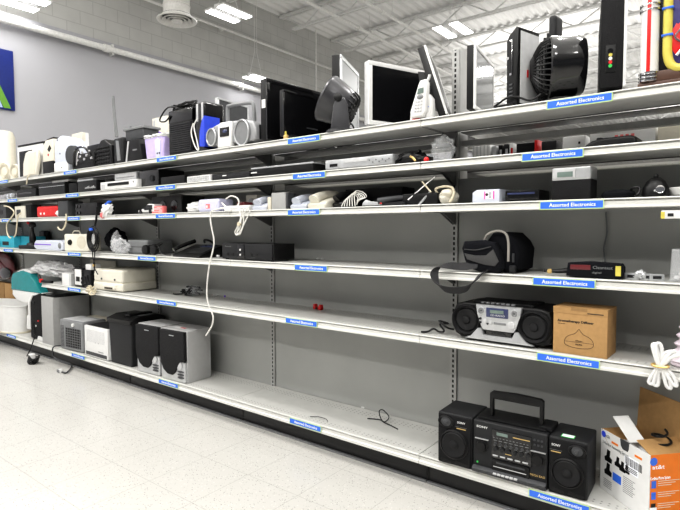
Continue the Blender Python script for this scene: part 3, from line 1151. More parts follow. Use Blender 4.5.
G().box(-w / 2 + .01, w / 2 - .01, .01, .08, h - .001, h + .003, .001).out('lid', 'cream', t)

# --- black moulded humidifier back
cx, w, h = put(6, 31, 44, 2.0, 294)
t = thing('humidifier_back', 'black moulded appliance back with a white rim beside the grey case', 'appliance', (cx - .01, 2.0, ZT[6]), R(3))
P_ = [(-w * .5, h * .02), (w * .3, 0), (w * .5, .03), (w * .48, h * .9), (w * .36, h), (w * .1, h), (-w * .28, h * .93), (-w * .48, h * .8)]
G().prism(P_, .01, .045, 'xz', .012, 3).out('moulded_back', 'black_matte', t)
P_ = [(-w * .56, h * .2), (-w * .46, h * .2), (-w * .44, h * .78), (-w * .24, h * .95), (-w * .3, h * .97), (-w * .54, h * .82)]
G().prism(P_, .0, .04, 'xz', .004).out('white_rim', 'white', t)
G().prism([(-w * .7, h * .2), (-w * .5, h * .2), (-w * .5, h * .52), (-w * .66, h * .5)], .0, .04, 'xz', .006).out('white_spout', 'white', t)
G().prism([(w * .0, .002), (w * .45, .002), (w * .5, .03), (w * .1, h * .1)], -.002, .012, 'xz', .003).out('white_foot', 'white', t)
G().cyl((-w * .1, .01, h * .3), .009, .012, 'y', 14).out('white_knob', 'white', t)
G().cyl((w * .08, .01, h * .42), .007, .008, 'y', 14).out('red_knob', 'red', t)
G().cyl((-w * .2, .01, h * .8), .01, .006, 'y', 14).out('screw_boss', 'charcoal', t)

# --- white bin, cartons, steamer
p = on(6, 6, 2.06)
cx, w, h = put(6, -12, 21.5, 2.03, 303)
t = thing('white_bin', 'rounded white plastic bin standing at the dark end of the lowest shelf', 'bin', (cx, 2.075, ZT[6]), 0)
G().lathe([(w * .44, 0), (w * .45, .004), (w * .5, h * .97), (w * .515, h * .975), (w * .515, h), (w * .48, h), (w * .43, .01), (0, .01)], n=40, sy=.4).out('tub', 'white', t)
G().lathe([(w * .47, 0), (w * .475, .012), (w * .44, .014)], n=40, sy=.4).out('base_ring', 'beige', t)
zt = atY(25, 303, 2.06).z
xa, xb = X(19, 2.1, zt), X(33, 2.1, zt)
w = xb - xa
t = thing('towel_stand', 'cream topped brown box below the teal steamer', 'box', ((xa + xb) / 2 + .05, 2.215, ZT[6]), 0)
h = zt - ZT[6]
G().box(-w / 2, w / 2, 0, .085, 0, h - .006, .004).out('carton', 'cardboard_dark', t)
G().box(-w * .54, w * .54, -.03, .086, h - .02, h, .006).out('lid', 'cream', t)
o = tag(G().ball((0, 0, .03), (.12, .07, .045), .3, 4, 3, 4, flat=0.).out('folded_towel', 'white'), 'crumpled white cloth beside the teal steamer', 'cloth')
o.location = (X(39, 2.2, zt) + .03, 2.22, zt)
zt += .001
cx = X(25, 2.04, zt)
hh = atY(27, 269.5, 2.04).z - zt
w = (X(43, 2.04, zt) - X(10, 2.04, zt)) * .84
t = thing('garment_steamer', 'white steamer with a see-through teal water tank above the white bin', 'steamer', (cx, 2.052, zt), R(3))
P_ = [(-w * .45, hh * .36), (-w * .46, hh * .2), (-w * .3, hh * .03), (-w * .1, 0), (w * .3, hh * .05), (w * .5, hh * .25), (w * .52, hh * .36)]
G().prism(P_, .0, .09, 'xz', .012, 3).out('white_base', 'white', t)
P_ = [(-w * .48, hh * .34), (-w * .47, hh * .72), (-w * .4, hh * .86), (-w * .1, hh * .95), (w * .12, hh * .88), (w * .3, hh * .66), (w * .46, hh * .34)]
G().prism(P_, -.006, .08, 'xz', .018, 3).out('water_tank', 'teal', t)
P_ = [(-w * .44, hh * .86), (-w * .1, hh * 1.0), (w * .1, hh * .97), (w * .14, hh * .88), (-w * .1, hh * .93)]
G().prism(P_, .01, .07, 'xz', .006).out('cap', 'white', t)
# fourth-bay upper ledge with a dark red helmet-like vacuum and brown cartons
zl = HC + atY(3, 279, 2.2).z - HC
tl = thing('small_shelf', 'dark short shelf board at the far end below the cyan scanner', 'shelf', (bayx(4) + .022, 2.2, zl))
G().box(0, 1.13, 0, .105, -.035, 0, .003).out('board', 'rack_dark', tl)
G().prism([(0, -.036), (.105, -.036), (.105, -.1)], .004, .008, 'yz').out('bracket', 'rack_dark', tl)
cx, hh = X(4, 2.1, zl), atY(3, 254, 2.12).z - zl
w = X(13, 2.12, zl) - X(-14, 2.12, zl)
t = thing('vacuum_cleaner', 'shiny dark red rounded vacuum cleaner on the short dark shelf', 'vacuum cleaner', (X(0, 2.25, zl), 2.252, zl))
G().ball((0, 0, hh * .45), (w * .55, .05, hh * .6), .05, 2, 2, 4, flat=0.).out('body', 'dark_red', t)
G().ball((w * .34, -.035, hh * .22), (w * .2, .02, hh * .25), sub=3, flat=0.).out('wheel', 'black_gloss', t)
G().tube([(-w * .2, -.03, hh * .8), (w * .1, -.045, hh * .75), (w * .38, -.035, hh * .4)], .012, 10).out('hose', 'dark_red', t)
for nm, mt, l_, r_, lab in (('brown_carton', 'cardboard_dark', -8, 3.5, 'dark brown carton standing behind the white bin'), ('tan_carton', 'cardboard', 4, 13, 'tan carton standing behind the white bin and the teal steamer')):
    xa, xb = X(l_, 2.23, .65), X(r_, 2.23, .65)
    o = tag(G().box(0, xb - xa, 0, .07, 0, zl - .05 - ZT[6], .003).out(nm, mt), lab, 'box')
    o.location = (xa, 2.23, ZT[6])
# --- cords on the base deck and on the floor
cl = pts(6, 1.962, (34, 322), (35, 334), (33, 342), (30, 350), (27, 356))
cord('appliance_lead', 'black power cord hanging from the black humidifier back onto the kick plate', cl, .005, 'black', plug=None)
f0 = atZ(33, 362, .012)
t = thing('coiled_plug_cord', 'bundled black cord with a white tie lying on the floor by the kick plate', 'cord', (f0.x, f0.y, 0))
g = G()
for j in range(4):
    g.tube([(.05 * math.cos(a) + .01 * j, .035 * math.sin(a), .012 + .016 * j + .012 * math.sin(2 * a)) for a in [2 * PI * i / 12 for i in range(12)]], .007, 6, 2, True)
g.out('coil', 'black', t)
G().box(-.02, .03, -.03, .012, .02, .085, .008).out('tie', 'white', t)
f1 = atZ(62, 372, .01)
f2 = atZ(76, 358, .02)
cl = [Vector((f1.x, f1.y, .01)), Vector((f1.x + .05, f1.y + .015, .012)), Vector(((f1.x + f2.x) / 2 + .03, (f1.y + f2.y) / 2, .02)), Vector((f2.x + .04, 1.965, .07)), Vector((f2.x + .05, 1.955, .16)), Vector((f2.x + .06, 2.02, ZT[6] + .007))]
cord('heater_cord', 'grey power cord drooping from the heater to the floor', cl, .006, 'dark_grey')
t = thing('wall_plug', 'white and grey plug end lying on the floor below the heater', 'plug', (f1.x - .035, f1.y, 0))
G().box(-.03, .02, -.014, .014, 0, .026, .006).out('plug_body', 'mid_grey', t)
G().box(-.002, .026, -.012, .012, .003, .03, .004).out('plug_face', 'white', t)
q = on(6, 385, 2.2)
cl = [q + Vector(v) for v in ((-.10, -.01, .004), (-.04, .01, .006), (.0, 0, .006), (.02, .005, .035), (-.02, .01, .06), (-.035, 0, .05), (-.01, -.01, .012), (.05, -.02, .004), (.1, -.04, .004))]
cord('loose_wire', 'thin dark loose wire curled on the bare base deck', cl, .0028, 'charcoal')
q = on(6, 372, 2.24)
t = thing('paper_scrap', 'tiny white paper scrap at the back of the bare base deck', 'paper', atZ(363, 408, ZT[6]))
G().box(-.01, .008, -.004, .006, 0, .006, .001).out('scrap', 'white', t)
t = thing('twist_tie', 'short bent dark wire tie lying on the bare base deck near its blue label', 'wire', atZ(320, 419, ZT[6] + .003))
G().tube([(-.06, -.01, .002), (-.03, .008, .004), (0, .0, .01), (.03, .01, .004), (.055, -.005, .002)], .0022, 6).out('wire', 'dark_grey', t)
# ================================================================ fifth board
# --- silver and black CD boombox
Y = 1.998
A5 = atZ(450, 340, ZT[5]); 
cx, w, h = put(5, 449, 552, 2.0, 306)
hb = atY(553, 312, 2.0).z - ZT[5]
t = thing('cd_radio', 'rounded black and silver CD radio cassette player beside the brown diffuser box', 'boombox', (cx, 2.0, ZT[5]), R(-1))
h = .165 if h is None else h
d = .2
P_ = [(-w * .5, h * .4), (-w * .49, h * .7), (-w * .45, h * .94), (-w * .36, h), (w * .38, h), (w * .46, h * .93), (w * .495, h * .7), (w * .5, h * .35), (w * .47, h * .12), (w * .4, h * .05), (-w * .4, h * .05), (-w * .46, h * .14)]
G().prism(P_, .02, d, 'xz', .012, 3).out('body', 'black', t)
for s in (-1, 1):
    b_ = G().lathe([(0, 0), (w * .155, 0), (w * .16, .016), (w * .14, .026), (w * .125, .02), (w * .118, .014), (0, .014)], (s * w * .33, .028, h * .53), 'y', 40, sx=1., sy=.98).out('speaker', 'black_matte', t)
    G().lathe([(w * .115, .0), (w * .10, .005), (w * .04, .001), (w * .035, .006), (0, .008)], (s * w * .33, .013, h * .53), 'y', 32).out('cone', 'cone', b_)
    G().ring((s * w * .33, .012, h * .53), w * .128, .0025).out('rim', 'charcoal', b_)
P_ = [(-w * .225, h * .99), (w * .225, h * .99), (w * .21, h * .72), (w * .17, h * .42), (w * .15, h * .33), (-w * .15, h * .33), (-w * .17, h * .42), (-w * .21, h * .72)]
f_ = G().prism(P_, .002, .024, 'xz', .005, 2).out('silver_face', 'silver', t)
P_ = [(-w * .34, h * .06), (w * .34, h * .06), (w * .27, h * .14), (w * .2, h * .36), (w * .165, h * .36), (w * .14, h * .2), (-w * .14, h * .2), (-w * .165, h * .36), (-w * .2, h * .36), (-w * .27, h * .14)]
G().prism(P_, -.004, .024, 'xz', .005, 2).out('silver_skirt', 'silver', t)
b_ = G().prism([(-w * .13, h * .36), (w * .14, h * .36), (w * .12, h * .2), (-w * .11, h * .2)], .004, .02, 'xz', .003).out('cassette_door', 'black_gloss', t)
G().box(-w * .06, w * .07, .002, .006, h * .25, h * .3).out('door_window', 'charcoal', b_)
ds = G().box(-w * .115, w * .10, -.002, .004, h * .68, h * .93, .003).out('display', 'lcd_blue', f_)
G().box(-w * .075, w * .06, -.0035, -.001, h * .79, h * .88, .001).out('lcd_window', 'lcd', ds)
G().text('CD-RADIO', 0, h * .74, .008, -.0024, w * .14).out('lettering', 'light_grey', ds, flat=True)
for a, b2, r in ((-.165, .83, .043), (.16, .83, .043)):
    dl = G().lathe([(0, 0), (w * r, 0), (w * r * .95, .005), (w * r * .6, .007), (0, .004)], (w * a, .004, h * b2), 'y', 28).out('dial', 'silver', f_)
    G().lathe([(w * r * .7, 0), (w * r * .65, .004), (w * r * .3, .004), (w * r * .25, 0)], (w * a, -.001, h * b2), 'y', 24).out('dial_ring', 'mid_grey', dl)
G().lathe([(0, 0), (w * .037, 0), (w * .033, .006), (0, .008)], (w * .13, .004, h * .52), 'y', 24).out('play_button', 'light_grey', f_)
for a, b2, r in ((-.13, .57, .022), (-.07, .54, .02), (-.175, .62, .013), (-.175, .52, .013), (-.1, .5, .01)):
    G().lathe([(0, 0), (w * r, 0), (w * r * .9, .006), (0, .007)], (w * a, .004, h * b2), 'y', 18).out('button', 'charcoal' if r < .014 else 'light_grey', f_)
G().box(-w * .04, w * .08, .0, .003, h * .5, h * .56, .001).out('slider', 'mid_grey', f_)
G().box(-w * .3, w * .3, .05, d - .02, h - .004, h + .006, .004).out('cd_lid', 'charcoal', t)
g = G()
for i in range(7):
    g.box(-w * .2 + i * w * .05, -w * .2 + i * w * .05 + w * .035, .03, .045, h - .002, h + .006, .001)
g.out('top_keys', 'mid_grey', t)
for s in (-1, 1):
    G().box(s * w * .3 - .02, s * w * .3 + .02, .03, .16, 0, h * .07, .002).out('foot', 'black', t)
q = on(5, 441, 2.07)
cord('power_cable', 'bunched black power cord at the side of the silver CD radio', [q + Vector(v) for v in ((-.07, -.05, .004), (-.04, -.045, .008), (-.02, -.03, .02), (.0, -.02, .008), (.03, -.03, .016), (.0, -.01, .04), (.035, .0, .045), (.0, -.02, .055), (.04, -.02, .03), (.055, .01, .02))], .004, 'black')

# --- brown aromatherapy diffuser carton
Y = 1.998
cx, w, h = put(5, 552.5, 607, Y, 308)
t = thing('diffuser_carton', 'closed brown cardboard diffuser box with black line drawing on the fifth shelf', 'box', (cx, Y, ZT[5]), R(-2))
d = .13
G().box(-w / 2, w / 2, 0, d, 0, h, .002).out('carton', 'cardboard', t)
G().box(-w / 2 - .0005, w / 2 + .0005, -.001, .0, h * .86, h, .0).out('tuck_flap', 'cardboard', t)
G().box(-w * .16, w * .14, -.0016, -.0005, h * .93, h * .995, .0).out('tuck_tab', 'cardboard_dark', t)
G().box(w * .14, w * .43, -.0016, -.0005, h * .885, h * .905).out('black_bar', 'ink', t)
G().text('Aromatherapy Diffuser', -w * .08, h * .70, .0085, -.0003, w * .68, bold=.0004).out('lettering', 'ink', t, flat=True)
G().text('ultrasonic', -w * .34, h * .64, .004, -.0003, w * .13).out('lettering', 'ink', t, flat=True)
prof = [(-.26, .2), (-.28, .26), (-.255, .34), (-.19, .4), (-.1, .44), (-.05, .49), (-.01, .55), (.03, .49), (.08, .44), (.17, .4), (.235, .34), (.26, .26), (.24, .2), (.15, .16), (0, .145), (-.16, .16)]
g = G().tube([(w * a, -.0003, h * b_) for a, b_ in prof], .0007, 5, 3, True)
g.tube([(-w * .27, -.0003, h * .27), (w * .25, -.0003, h * .27)], .0006, 5, 0)
g.out('line_drawing', 'ink', t)
G().text('AROMA', -w * .01, h * .22, .006, -.0003, w * .13).out('lettering', 'ink', t, flat=True)
G().text('diffuser', -w * .01, h * .30, .005, -.0003, w * .13).out('lettering', 'ink', t, flat=True)

# --- tied white cord and lilac lamp
q = atY(660, 366, 1.965)
t = thing('tied_white_cord', 'thick white cord tied in a bundle hanging over the edge of the fifth shelf', 'cord', q)
m_ = .0036
g = G()
for a, b_, cc, dd in ((-.022, .065, -.008, .06), (-.012, .068, .004, .064), (.03, .05, .012, .055), (.045, .04, .022, .052)):
    g.tube([(0, -.004, -.01), (a * .6, -.006, .03), (a, -.004, b_), (a + .01, .0, b_ + .004), (cc, .0, dd * .8), (.0, .0, .01), (.0, -.004, -.02)], .0058, 7, 4)
for a, b_ in ((-.03, -.055), (-.016, -.058), (.02, -.06), (.036, -.05)):
    g.tube([(0, -.002, .01), (a * .5, -.006, -.02), (a, -.006, b_), (a + .012, -.004, b_ - .004), (a * .7 + .008, -.002, -.02), (.003, 0, .0)], .0058, 7, 4)
g.out('cord_loops', 'white', t)
G().tube([(-.02, -.012, .002), (0, -.016, 0), (.022, -.012, .002), (.02, .004, .004), (-.018, .004, .004)], .004, 6, 3, True).out('cable_tie', 'gold', t)
q = on(5, 694, 2.03)
hh = atY(680, 324, 2.03).z - ZT[5]
t = thing('lilac_lamp', 'wavy lilac plastic ornament lamp behind the tied white cord', 'lamp', (X(692, 2.03, ZT[5]), 2.05, ZT[5]))
g = G()
pr = []
for i in range(26):
    u = i / 25
    pr.append((.028 + .03 * (1 - u) ** .8 + .007 * math.sin(u * 32), .012 + u * hh))
g.lathe([(0, .012)] + pr + [(0, hh + .012)], n=30, sx=1., sy=.75)
g.out('folded_shade', 'lilac', t)
G().lathe([(0, 0), (.055, 0), (.062, .006), (.06, .014), (0, .016)], n=30, sy=.75).out('base', 'lilac', t)

# --- small odds and ends on the fifth board
def scrap(name, label, cat, L, px, py, mt, s, z=None):
    c = atZ(px, py, ZT[L])
    if c.y > YB - .02 or c.y < YF:
        c = on(L, px, min(max(c.y, YF + .02), YB - .03))
    t = thing(name, label, cat, c, rnd.uniform(0, 3))
    G().ball((0, 0, s[2]), s, .5, 2.5, rnd.randint(0, 99), 2, flat=0.).out('piece', mt, t)
    return t


c = atZ(318, 309, ZT[5])
c = on(5, 318, min(c.y, 2.25))
t = thing('red_clip', 'small red plastic spring clamp on the bare fifth shelf', 'clamp', c, R(-10))
for s in (-1, 1):
    G().prism([(s * .006, .004), (s * .028, .0), (s * .034, .01), (s * .03, .03), (s * .018, .03), (s * .016, .014), (s * .006, .016)], -.01, .012, 'xz', .002).out('jaw', 'red', t)
G().box(-.01, .01, -.012, .014, .002, .014, .002).out('hinge', 'black', t)
scrap('white_scrap', 'little white crumb of plastic by the hanging white cord', 'scrap', 5, 215, 296, 'white', (.022, .012, .006))
scrap('red_bead', 'tiny red bead behind the white crumb', 'bead', 5, 212.5, 291, 'red', (.005, .005, .005))
scrap('purple_bead', 'tiny purple bead on the bare fifth shelf', 'bead', 5, 225, 296, 'purple', (.006, .006, .008))
c = on(5, 191, 2.2)
t = thing('cable_heap', 'small heap of tangled black cable on the fifth shelf', 'cable', c)
g = G()
for j in range(9):
    r2 = random.Random(j)
    g.tube([(r2.uniform(-.075, .075) * (1 if i % 2 else .6), r2.uniform(-.045, .045), .008 + r2.uniform(0, .055)) for i in range(6)], .0055, 6, 4)
g.out('tangle', 'black', t)
G().tube([(-.07, -.02, .01), (-.12, -.035, .006), (-.145, -.04, .008)], .005, 6).out('lead', 'black', t)
G().ball((.02, 0, .035), (.07, .04, .035), .3, 3, 5, 3, flat=0.004).out('wrap', 'clear_plastic', t)

# --- cream typewriter cases
def hard_case(L, l, r, Y, top, d, label, z=0., rz=0.):
    cx, w, h = put(L, l, r, Y, top)
    h = h - z
    t = thing('carry_case', label, 'case', (cx, Y, ZT[L] + z), rz)
    G().box(-w / 2, w / 2, 0, d, 0, h * .5, .012, 3).out('lower_shell', 'ivory', t)
    G().box(-w / 2 + .001, w / 2 - .001, .001, d - .001, h * .52, h, .014, 3).out('lid', 'ivory', t)
    G().box(-w / 2 + .004, w / 2 - .004, .004, d - .004, h * .49, h * .53).out('seam', 'beige', t)
    return t, w, h


cx, w, h = put(5, 94.5, 121, 1.995, 269.5)
t = thing('carry_case', 'cream hard shell carry case lying on the fifth shelf', 'case', (cx, 1.997, ZT[5]), R(3))
d = .29
W = w
G().box(-W / 2, W / 2, 0, d, 0.004, h * .4, .014, 3).out('lower_shell', 'ivory', t)
G().box(-W / 2 + .001, W / 2 - .001, .002, d - .002, h * .4, h, .02, 4).out('lid', 'ivory', t)
G().box(-W / 2 + .005, W / 2 - .005, .005, d - .005, h * .37, h * .43).out('seam', 'beige', t)
for a in (-.2, .25):
    G().cyl((W * a, .003, h * .55), .0075, .006, 'y', 14).out('latch', 'dark_grey', t)
G().box(-W * .12, W * .3, -.012, .002, h * .12, h * .3, .005).out('handle', 'ivory', t)
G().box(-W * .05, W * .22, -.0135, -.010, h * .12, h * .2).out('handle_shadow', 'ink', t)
cz = ZT[5]
cx = X(112, 2.2, cz)
t = thing('carry_case', 'second cream case standing behind the hard shell carry case', 'case', (X(104, 2.3, cz), 2.3, cz), 0)
# thin case stood on its long edge against the back panel
G().box(-.22, .2, -.0, .004, 0, .19, .002).out('lower_shell', 'ivory', t)
G().box(-.22, .2, -.004, .0, 0.002, .188, .002).out('lid', 'cream', t)
G().box(.14, .15, -.0055, -.003, .02, .14).out('strap_line', 'dark_grey', t)

# --- black and white telephones and the clear bag
cx, w, h = put(5, 74.5, 82, 1.995, 268)
t = thing('white_faced_radio', 'small upright black device with a white face and dark window beside the cream case', 'radio', (cx, 1.995, ZT[5]), 0)
G().box(-w * .55, w * .55, .004, .08, 0, h, .005).out('body', 'black', t)
f_ = G().box(-w * .42, w * .42, -.001, .006, h * .12, h * .93, .003).out('white_face', 'white', t)
G().box(-w * .25, w * .25, -.002, 0, h * .3, h * .55, .001).out('dark_window', 'black', f_)
cx, w, h = put(5, 82, 92, 2.005, 264)
t = thing('black_phone_base', 'black gadget with loops of cord standing between the white faced device and the cream case', 'gadget', (cx, 2.005, ZT[5]), 0)
G().box(-w * .5, w * .45, .0, .1, 0, h * .75, .006).out('body', 'black', t)
for j in range(3):
    G().ring((w * (-.3 + .3 * j), -.008, h * .3 + .01 * j), .025, .004, 'y', 20, 6, sz=1.3).out('cord_loop', 'charcoal', t)
G().box(w * -.1, w * .45, .0, .08, h * .76, h * 1.0, .006).out('white_handset', 'white', t)
cx, w, h = put(5, 62, 71, 1.995, 273.5)
t = thing('white_carton', 'small plain white carton under the clear plastic bag', 'box', (cx, 1.996, ZT[5]), 0)
G().box(-w / 2, w / 2, 0, .07, 0, h, .002).out('carton', 'white', t)
G().box(w * .3, w * .5 + .0006, -.0006, .0705, 0.001, h + .0005).out('grey_end', 'light_grey', t)
pc = on(5, 53, 2.13)
w = X(72, 2.12, ZT[5]) - X(36, 2.12, ZT[5])
hh = atY(58, 262, 2.12).z - ZT[5]
o = tag(G().ball((0, 0, hh * .62), (w * .52, .09, hh * .42), .28, 3.2, 11, 5).out('clear_bag', 'white_film'), 'bulging clear plastic bag of packing on the fifth shelf', 'plastic bag')
o.location = (X(54, 2.12, ZT[5]), 2.13, ZT[5])
q = on(5, 44, 1.985)
t = thing('striped_cord', 'black and red banded cord end poking over the fifth shelf corner', 'cord', (q.x, q.y - .004, q.z + .012))
G().tube([(-.06, -.01, .05), (-.035, -.014, .02), (.0, -.012, .004), (.05, -.004, .0), (.12, .02, .0)], .012, 8).out('wire', 'black', t)
G().cyl((-.008, -.004, .007), .0165, .022, 'y', 12).out('red_band', 'red', t)
q = atY(93, 290, 1.962)
t = thing('white_cord_knot', 'knotted cream cord bundle hanging over the fifth shelf edge below the cream case', 'cord', q)
g = G()
for j in range(10):
    r2 = random.Random(40 + j)
    a0 = 2 * PI * j / 10
    g.tube([(0, -.006, 0), (.05 * math.cos(a0) * r2.uniform(.6, 1.2), -.01 - .01 * (j % 3), .03 * math.sin(a0)), (.075 * math.cos(a0 + .4), -.012, .034 * math.sin(a0 + .4)), (.02 * math.cos(a0 + 1), -.004, .015 * math.sin(a0))], .005, 6, 4)
g.out('knot', 'cord_cream', t)

# ================================================================ fourth board
# --- camera bag with strap
cx, w, h = put(4, 478, 520, 2.0, 233)
t = thing('camera_bag', 'open black camera bag with a pale lining on the fourth shelf', 'bag', (cx, 2.0, ZT[4]), R(-4))
hb_ = h
d = .2
P_ = [(-w * .1, h * .02), (w * .2, h * .0), (w * .36, h * .1), (w * .4, h * .6), (w * .3, h * .8), (w * .1, h * 1.0), (-w * .25, h * 1.02), (-w * .4, h * .8), (-w * .4, h * .3)]
G().prism(P_, .03, d, 'xz', .02, 4).out('body', 'black_soft', t)
G().tube([(-w * .46, .02, h * .72), (-w * .34, .016, h * .95), (-w * .1, .016, h * 1.05), (w * .12, .014, h * .99), (w * .2, .012, h * .75), (w * .2, .012, h * .3)], .0048, 8, 5).out('padded_rim', 'lining', t)
lid = G().prism([(-w * .86, h * .3), (-w * .94, h * .6), (-w * .88, h * .78), (-w * .4, h * .82), (-w * .1, h * .76), (w * .04, h * .5), (w * .1, h * .12), (w * .0, h * .0), (-w * .5, h * .02), (-w * .76, h * .1)], -.012, .035, 'xz', .018, 4).out('lid', 'black_soft', t)
G().prism([(-w * .84, h * .48), (-w * .55, h * .43), (-w * .28, h * .44), (-w * .1, h * .6), (w * .04, h * .3), (-w * .05, h * .18), (-w * .3, h * .2), (-w * .76, h * .32)], -.0165, -.01, 'xz', .003).out('grey_panel', 'grey_fabric', lid)
G().tube([(-w * .84, -.013, h * .58), (-w * .5, -.02, h * .57), (-w * .15, -.016, h * .66)], .003, 5).out('zip', 'charcoal', lid)
G().box(w * .26, w * .3, .022, .032, h * .28, h * .5, .002).out('buckle', 'dark_grey', t)
G().box(w * .2, w * .34, .018, .034, h * .02, h * .2, .004).out('side_pocket', 'charcoal', t)
inv = Matrix.Translation(Vector((cx, 2.0, ZT[4]))) @ Matrix.Rotation(R(-4), 4, 'Z')
inv = inv.inverted()
sp_ = [(478, 264.5, 1.995), (462, 266.5, 1.99), (450, 265.5, 1.97), (440, 266, 1.955), (434.5, 272, 1.945), (436, 282, 1.94), (443, 288.5, 1.94), (455, 290.5, 1.945), (467, 288.5, 1.95), (475, 281, 1.955), (481, 274, 1.965), (488, 270.5, 1.985)]
PP = [inv @ atY(*q) for q in sp_]
NN = [(0, .5, 1), (0, .5, 1), (0, .8, .8), (.5, 1, .3), (1, .6, .2), (.9, .3, -.5), (.4, .5, -.9), (.1, .6, -.8), (-.4, .5, -.8), (-.8, .5, -.4), (-.8, .6, -.2), (-.3, .8, -.2)]
G().ribbon(PP, NN, .034, .003).out('shoulder_strap', 'strap', t)

# --- handheld metal detector wand
cx, w, h = put(4, 566, 623, 2.0, 262)
t = thing('metal_detector_wand', 'black handheld scanner with a red window lying beside the camera bag', 'scanner', (cx, 2.0, ZT[4]), R(2))
P_ = [(-w * .5, .006), (-w * .47, h * .9), (-w * .1, h), (w * .46, h * .92), (w * .5, h * .7), (w * .5, .004), (w * .4, 0), (-w * .3, 0)]
G().prism(P_, 0, .055, 'xz', .005, 3).out('body', 'black_soft', t)
G().box(-w * .42, -w * .06, -.0015, .003, h * .5, h * .8, .001).out('red_window', 'dark_red', t)
G().text('Cleantest', w * .15, h * .66, .011, -.0004, w * .34).out('lettering', 'mid_grey', t, flat=True)
G().text('digital', w * .05, h * .35, .007, -.0004, w * .16).out('lettering', 'mid_grey', t, flat=True)
G().box(w * .37, w * .46, -.0015, .002, h * .2, h * .8).out('yellow_sticker', 'yellow', t)
G().tube([(-w * .49, .025, h * .4), (-w * .7, .03, h * .3), (-w * .95, .03, h * .32)], lambda u: .01 - .005 * u, 8).out('handle_cord', 'black', t)
G().cyl((-w * .84, .038, h * .29), .009, .014, 'y', 10).out('cord_tie', 'gold', t)
# --- metal bits and clear bag
for i, (px, lab) in enumerate(((631, 'small silver metal connector beside the black scanner'), (640, 'shiny crumpled wrapper behind the row of connectors'), (650, 'silver connector with dark slots on the fourth shelf'), (657, 'short silver connector nearest the clear pouch'))):
    q = on(4, px, 2.03)
    t = thing('metal_connector', lab, 'connector', q, R(10 * i - 10))
    if i == 1:
        G().ball((0, 0, .016), (.016, .012, .016), .6, 3, i, 3, flat=0.).out('wrapper', 'silver', t)
    else:
        G().box(-.022, .022, 0, .018, 0, .022, .002).out('shell', 'silver', t)
        G().box(-.012, .013, -.001, .002, .006, .016).out('slot', 'charcoal', t)
q = on(4, 690, 2.01)
hh = atY(676, 249, 2.01).z - ZT[4]
t = thing('clear_pouch', 'clear plastic pouch of small parts standing on the fourth shelf', 'pouch', (X(669, 2.01, ZT[4]), 2.01, ZT[4]))
G().prism([(0, 0), (.16, 0), (.155, hh * .95), (.08, hh * 1.02), (.004, hh)], 0, .03, 'xz', .008, 3).out('pouch', 'clear_plastic', t)
g = G()
for i in range(9):
    g.ball((.02 + .014 * i, .015, .012 + .012 * (i % 4)), (.011, .008, .009), .4, 3, i, 2)
g.out('loose_parts', 'light_grey', t)
for px, lab in ((318, 'tiny white chip of plastic near the black cable box'), (322, 'second tiny white chip, farther from the black cable box')):
    scrap('white_chip', lab, 'scrap', 4, px, 257 if px == 318 else 256.5, 'white', (.012, .008, .006))

# --- black cable box
cx, w, h = put(4, 222, 273, 1.998, 243.5)
t = thing('cable_box', 'black cable receiver with small buttons alone on the fourth shelf', 'receiver', (cx, 1.998, ZT[4]), R(-1))
wl = X(238, 1.998, ZT[4]) - X(222, 1.998, ZT[4])
W = w
G().box(-W / 2, W / 2 + .01, .004, .16, .005, h, .003).out('case', 'black', t)
f_ = G().box(-W / 2 + .001, W / 2 - .001, -.002, .006, .007, h - .002, .001).out('front_panel', 'charcoal', t)
G().box(-W * .17, -W * .03, -.004, 0, .009, h - .004, .001).out('gloss_strip', 'black_gloss', f_)
for z in (.62, .32):
    G().lathe([(0, 0), (.006, 0), (.006, .003), (0, .004)], (-W * .11, -.003, h * z), 'y', 16).out('round_button', 'white', f_)
for a in (-.4, -.3, .08, .18):
    G().box(W * a, W * (a + .055), -.0035, 0, h * .24, h * .42, .001).out('socket', 'black', f_)
G().text('Motorola', -W * .37, h * .8, .008, -.0022, W * .13).out('lettering', 'mid_grey', f_, flat=True)
feet(t, W, .15, z=.005)
scrap('white_cable_tie', 'small white cable tie beside the black cable box', 'cable tie', 4, 218, 257.5, 'white', (.012, .008, .008))

# --- black desk phone
cx, w, h = put(4, 171, 201, 1.998, 251)
t = thing('desk_phone', 'low wedge shaped black desk phone on the fourth shelf', 'telephone', (cx, 1.998, ZT[4]), R(-4))
P_ = [(0, 0), (0, .014), (.17, .075), (.2, .07), (.2, 0)]
G().prism(P_, -w * .5, w * .5, 'yz', .006, 2).out('base', 'black', t)
sl = Matrix.Translation((0, .01, .018)) @ Matrix.Rotation(math.atan2(.061, .17), 4, 'X')
G().box(-w * .12, w * .44, .02, .12, 0, .003, .001).xf(sl).out('keypad_plate', 'charcoal', t)
g = G()
g.tube([(-w * .4, -.01, .03), (-w * .38, .06, .034), (-w * .36, .15, .03)], .013, 8)
g.xf(sl)
g.out('handset', 'black_gloss', t)
G().box(-w * .06, w * .38, .12, .15, .002, .006, .001).xf(sl).out('display', 'lcd_blue', t)
G().tube([(-w * .1, .16, .09), (w * .0, .14, .105), (w * .14, .15, .1), (w * .2, .17, .08)], .007, 7).out('cord', 'black', t)

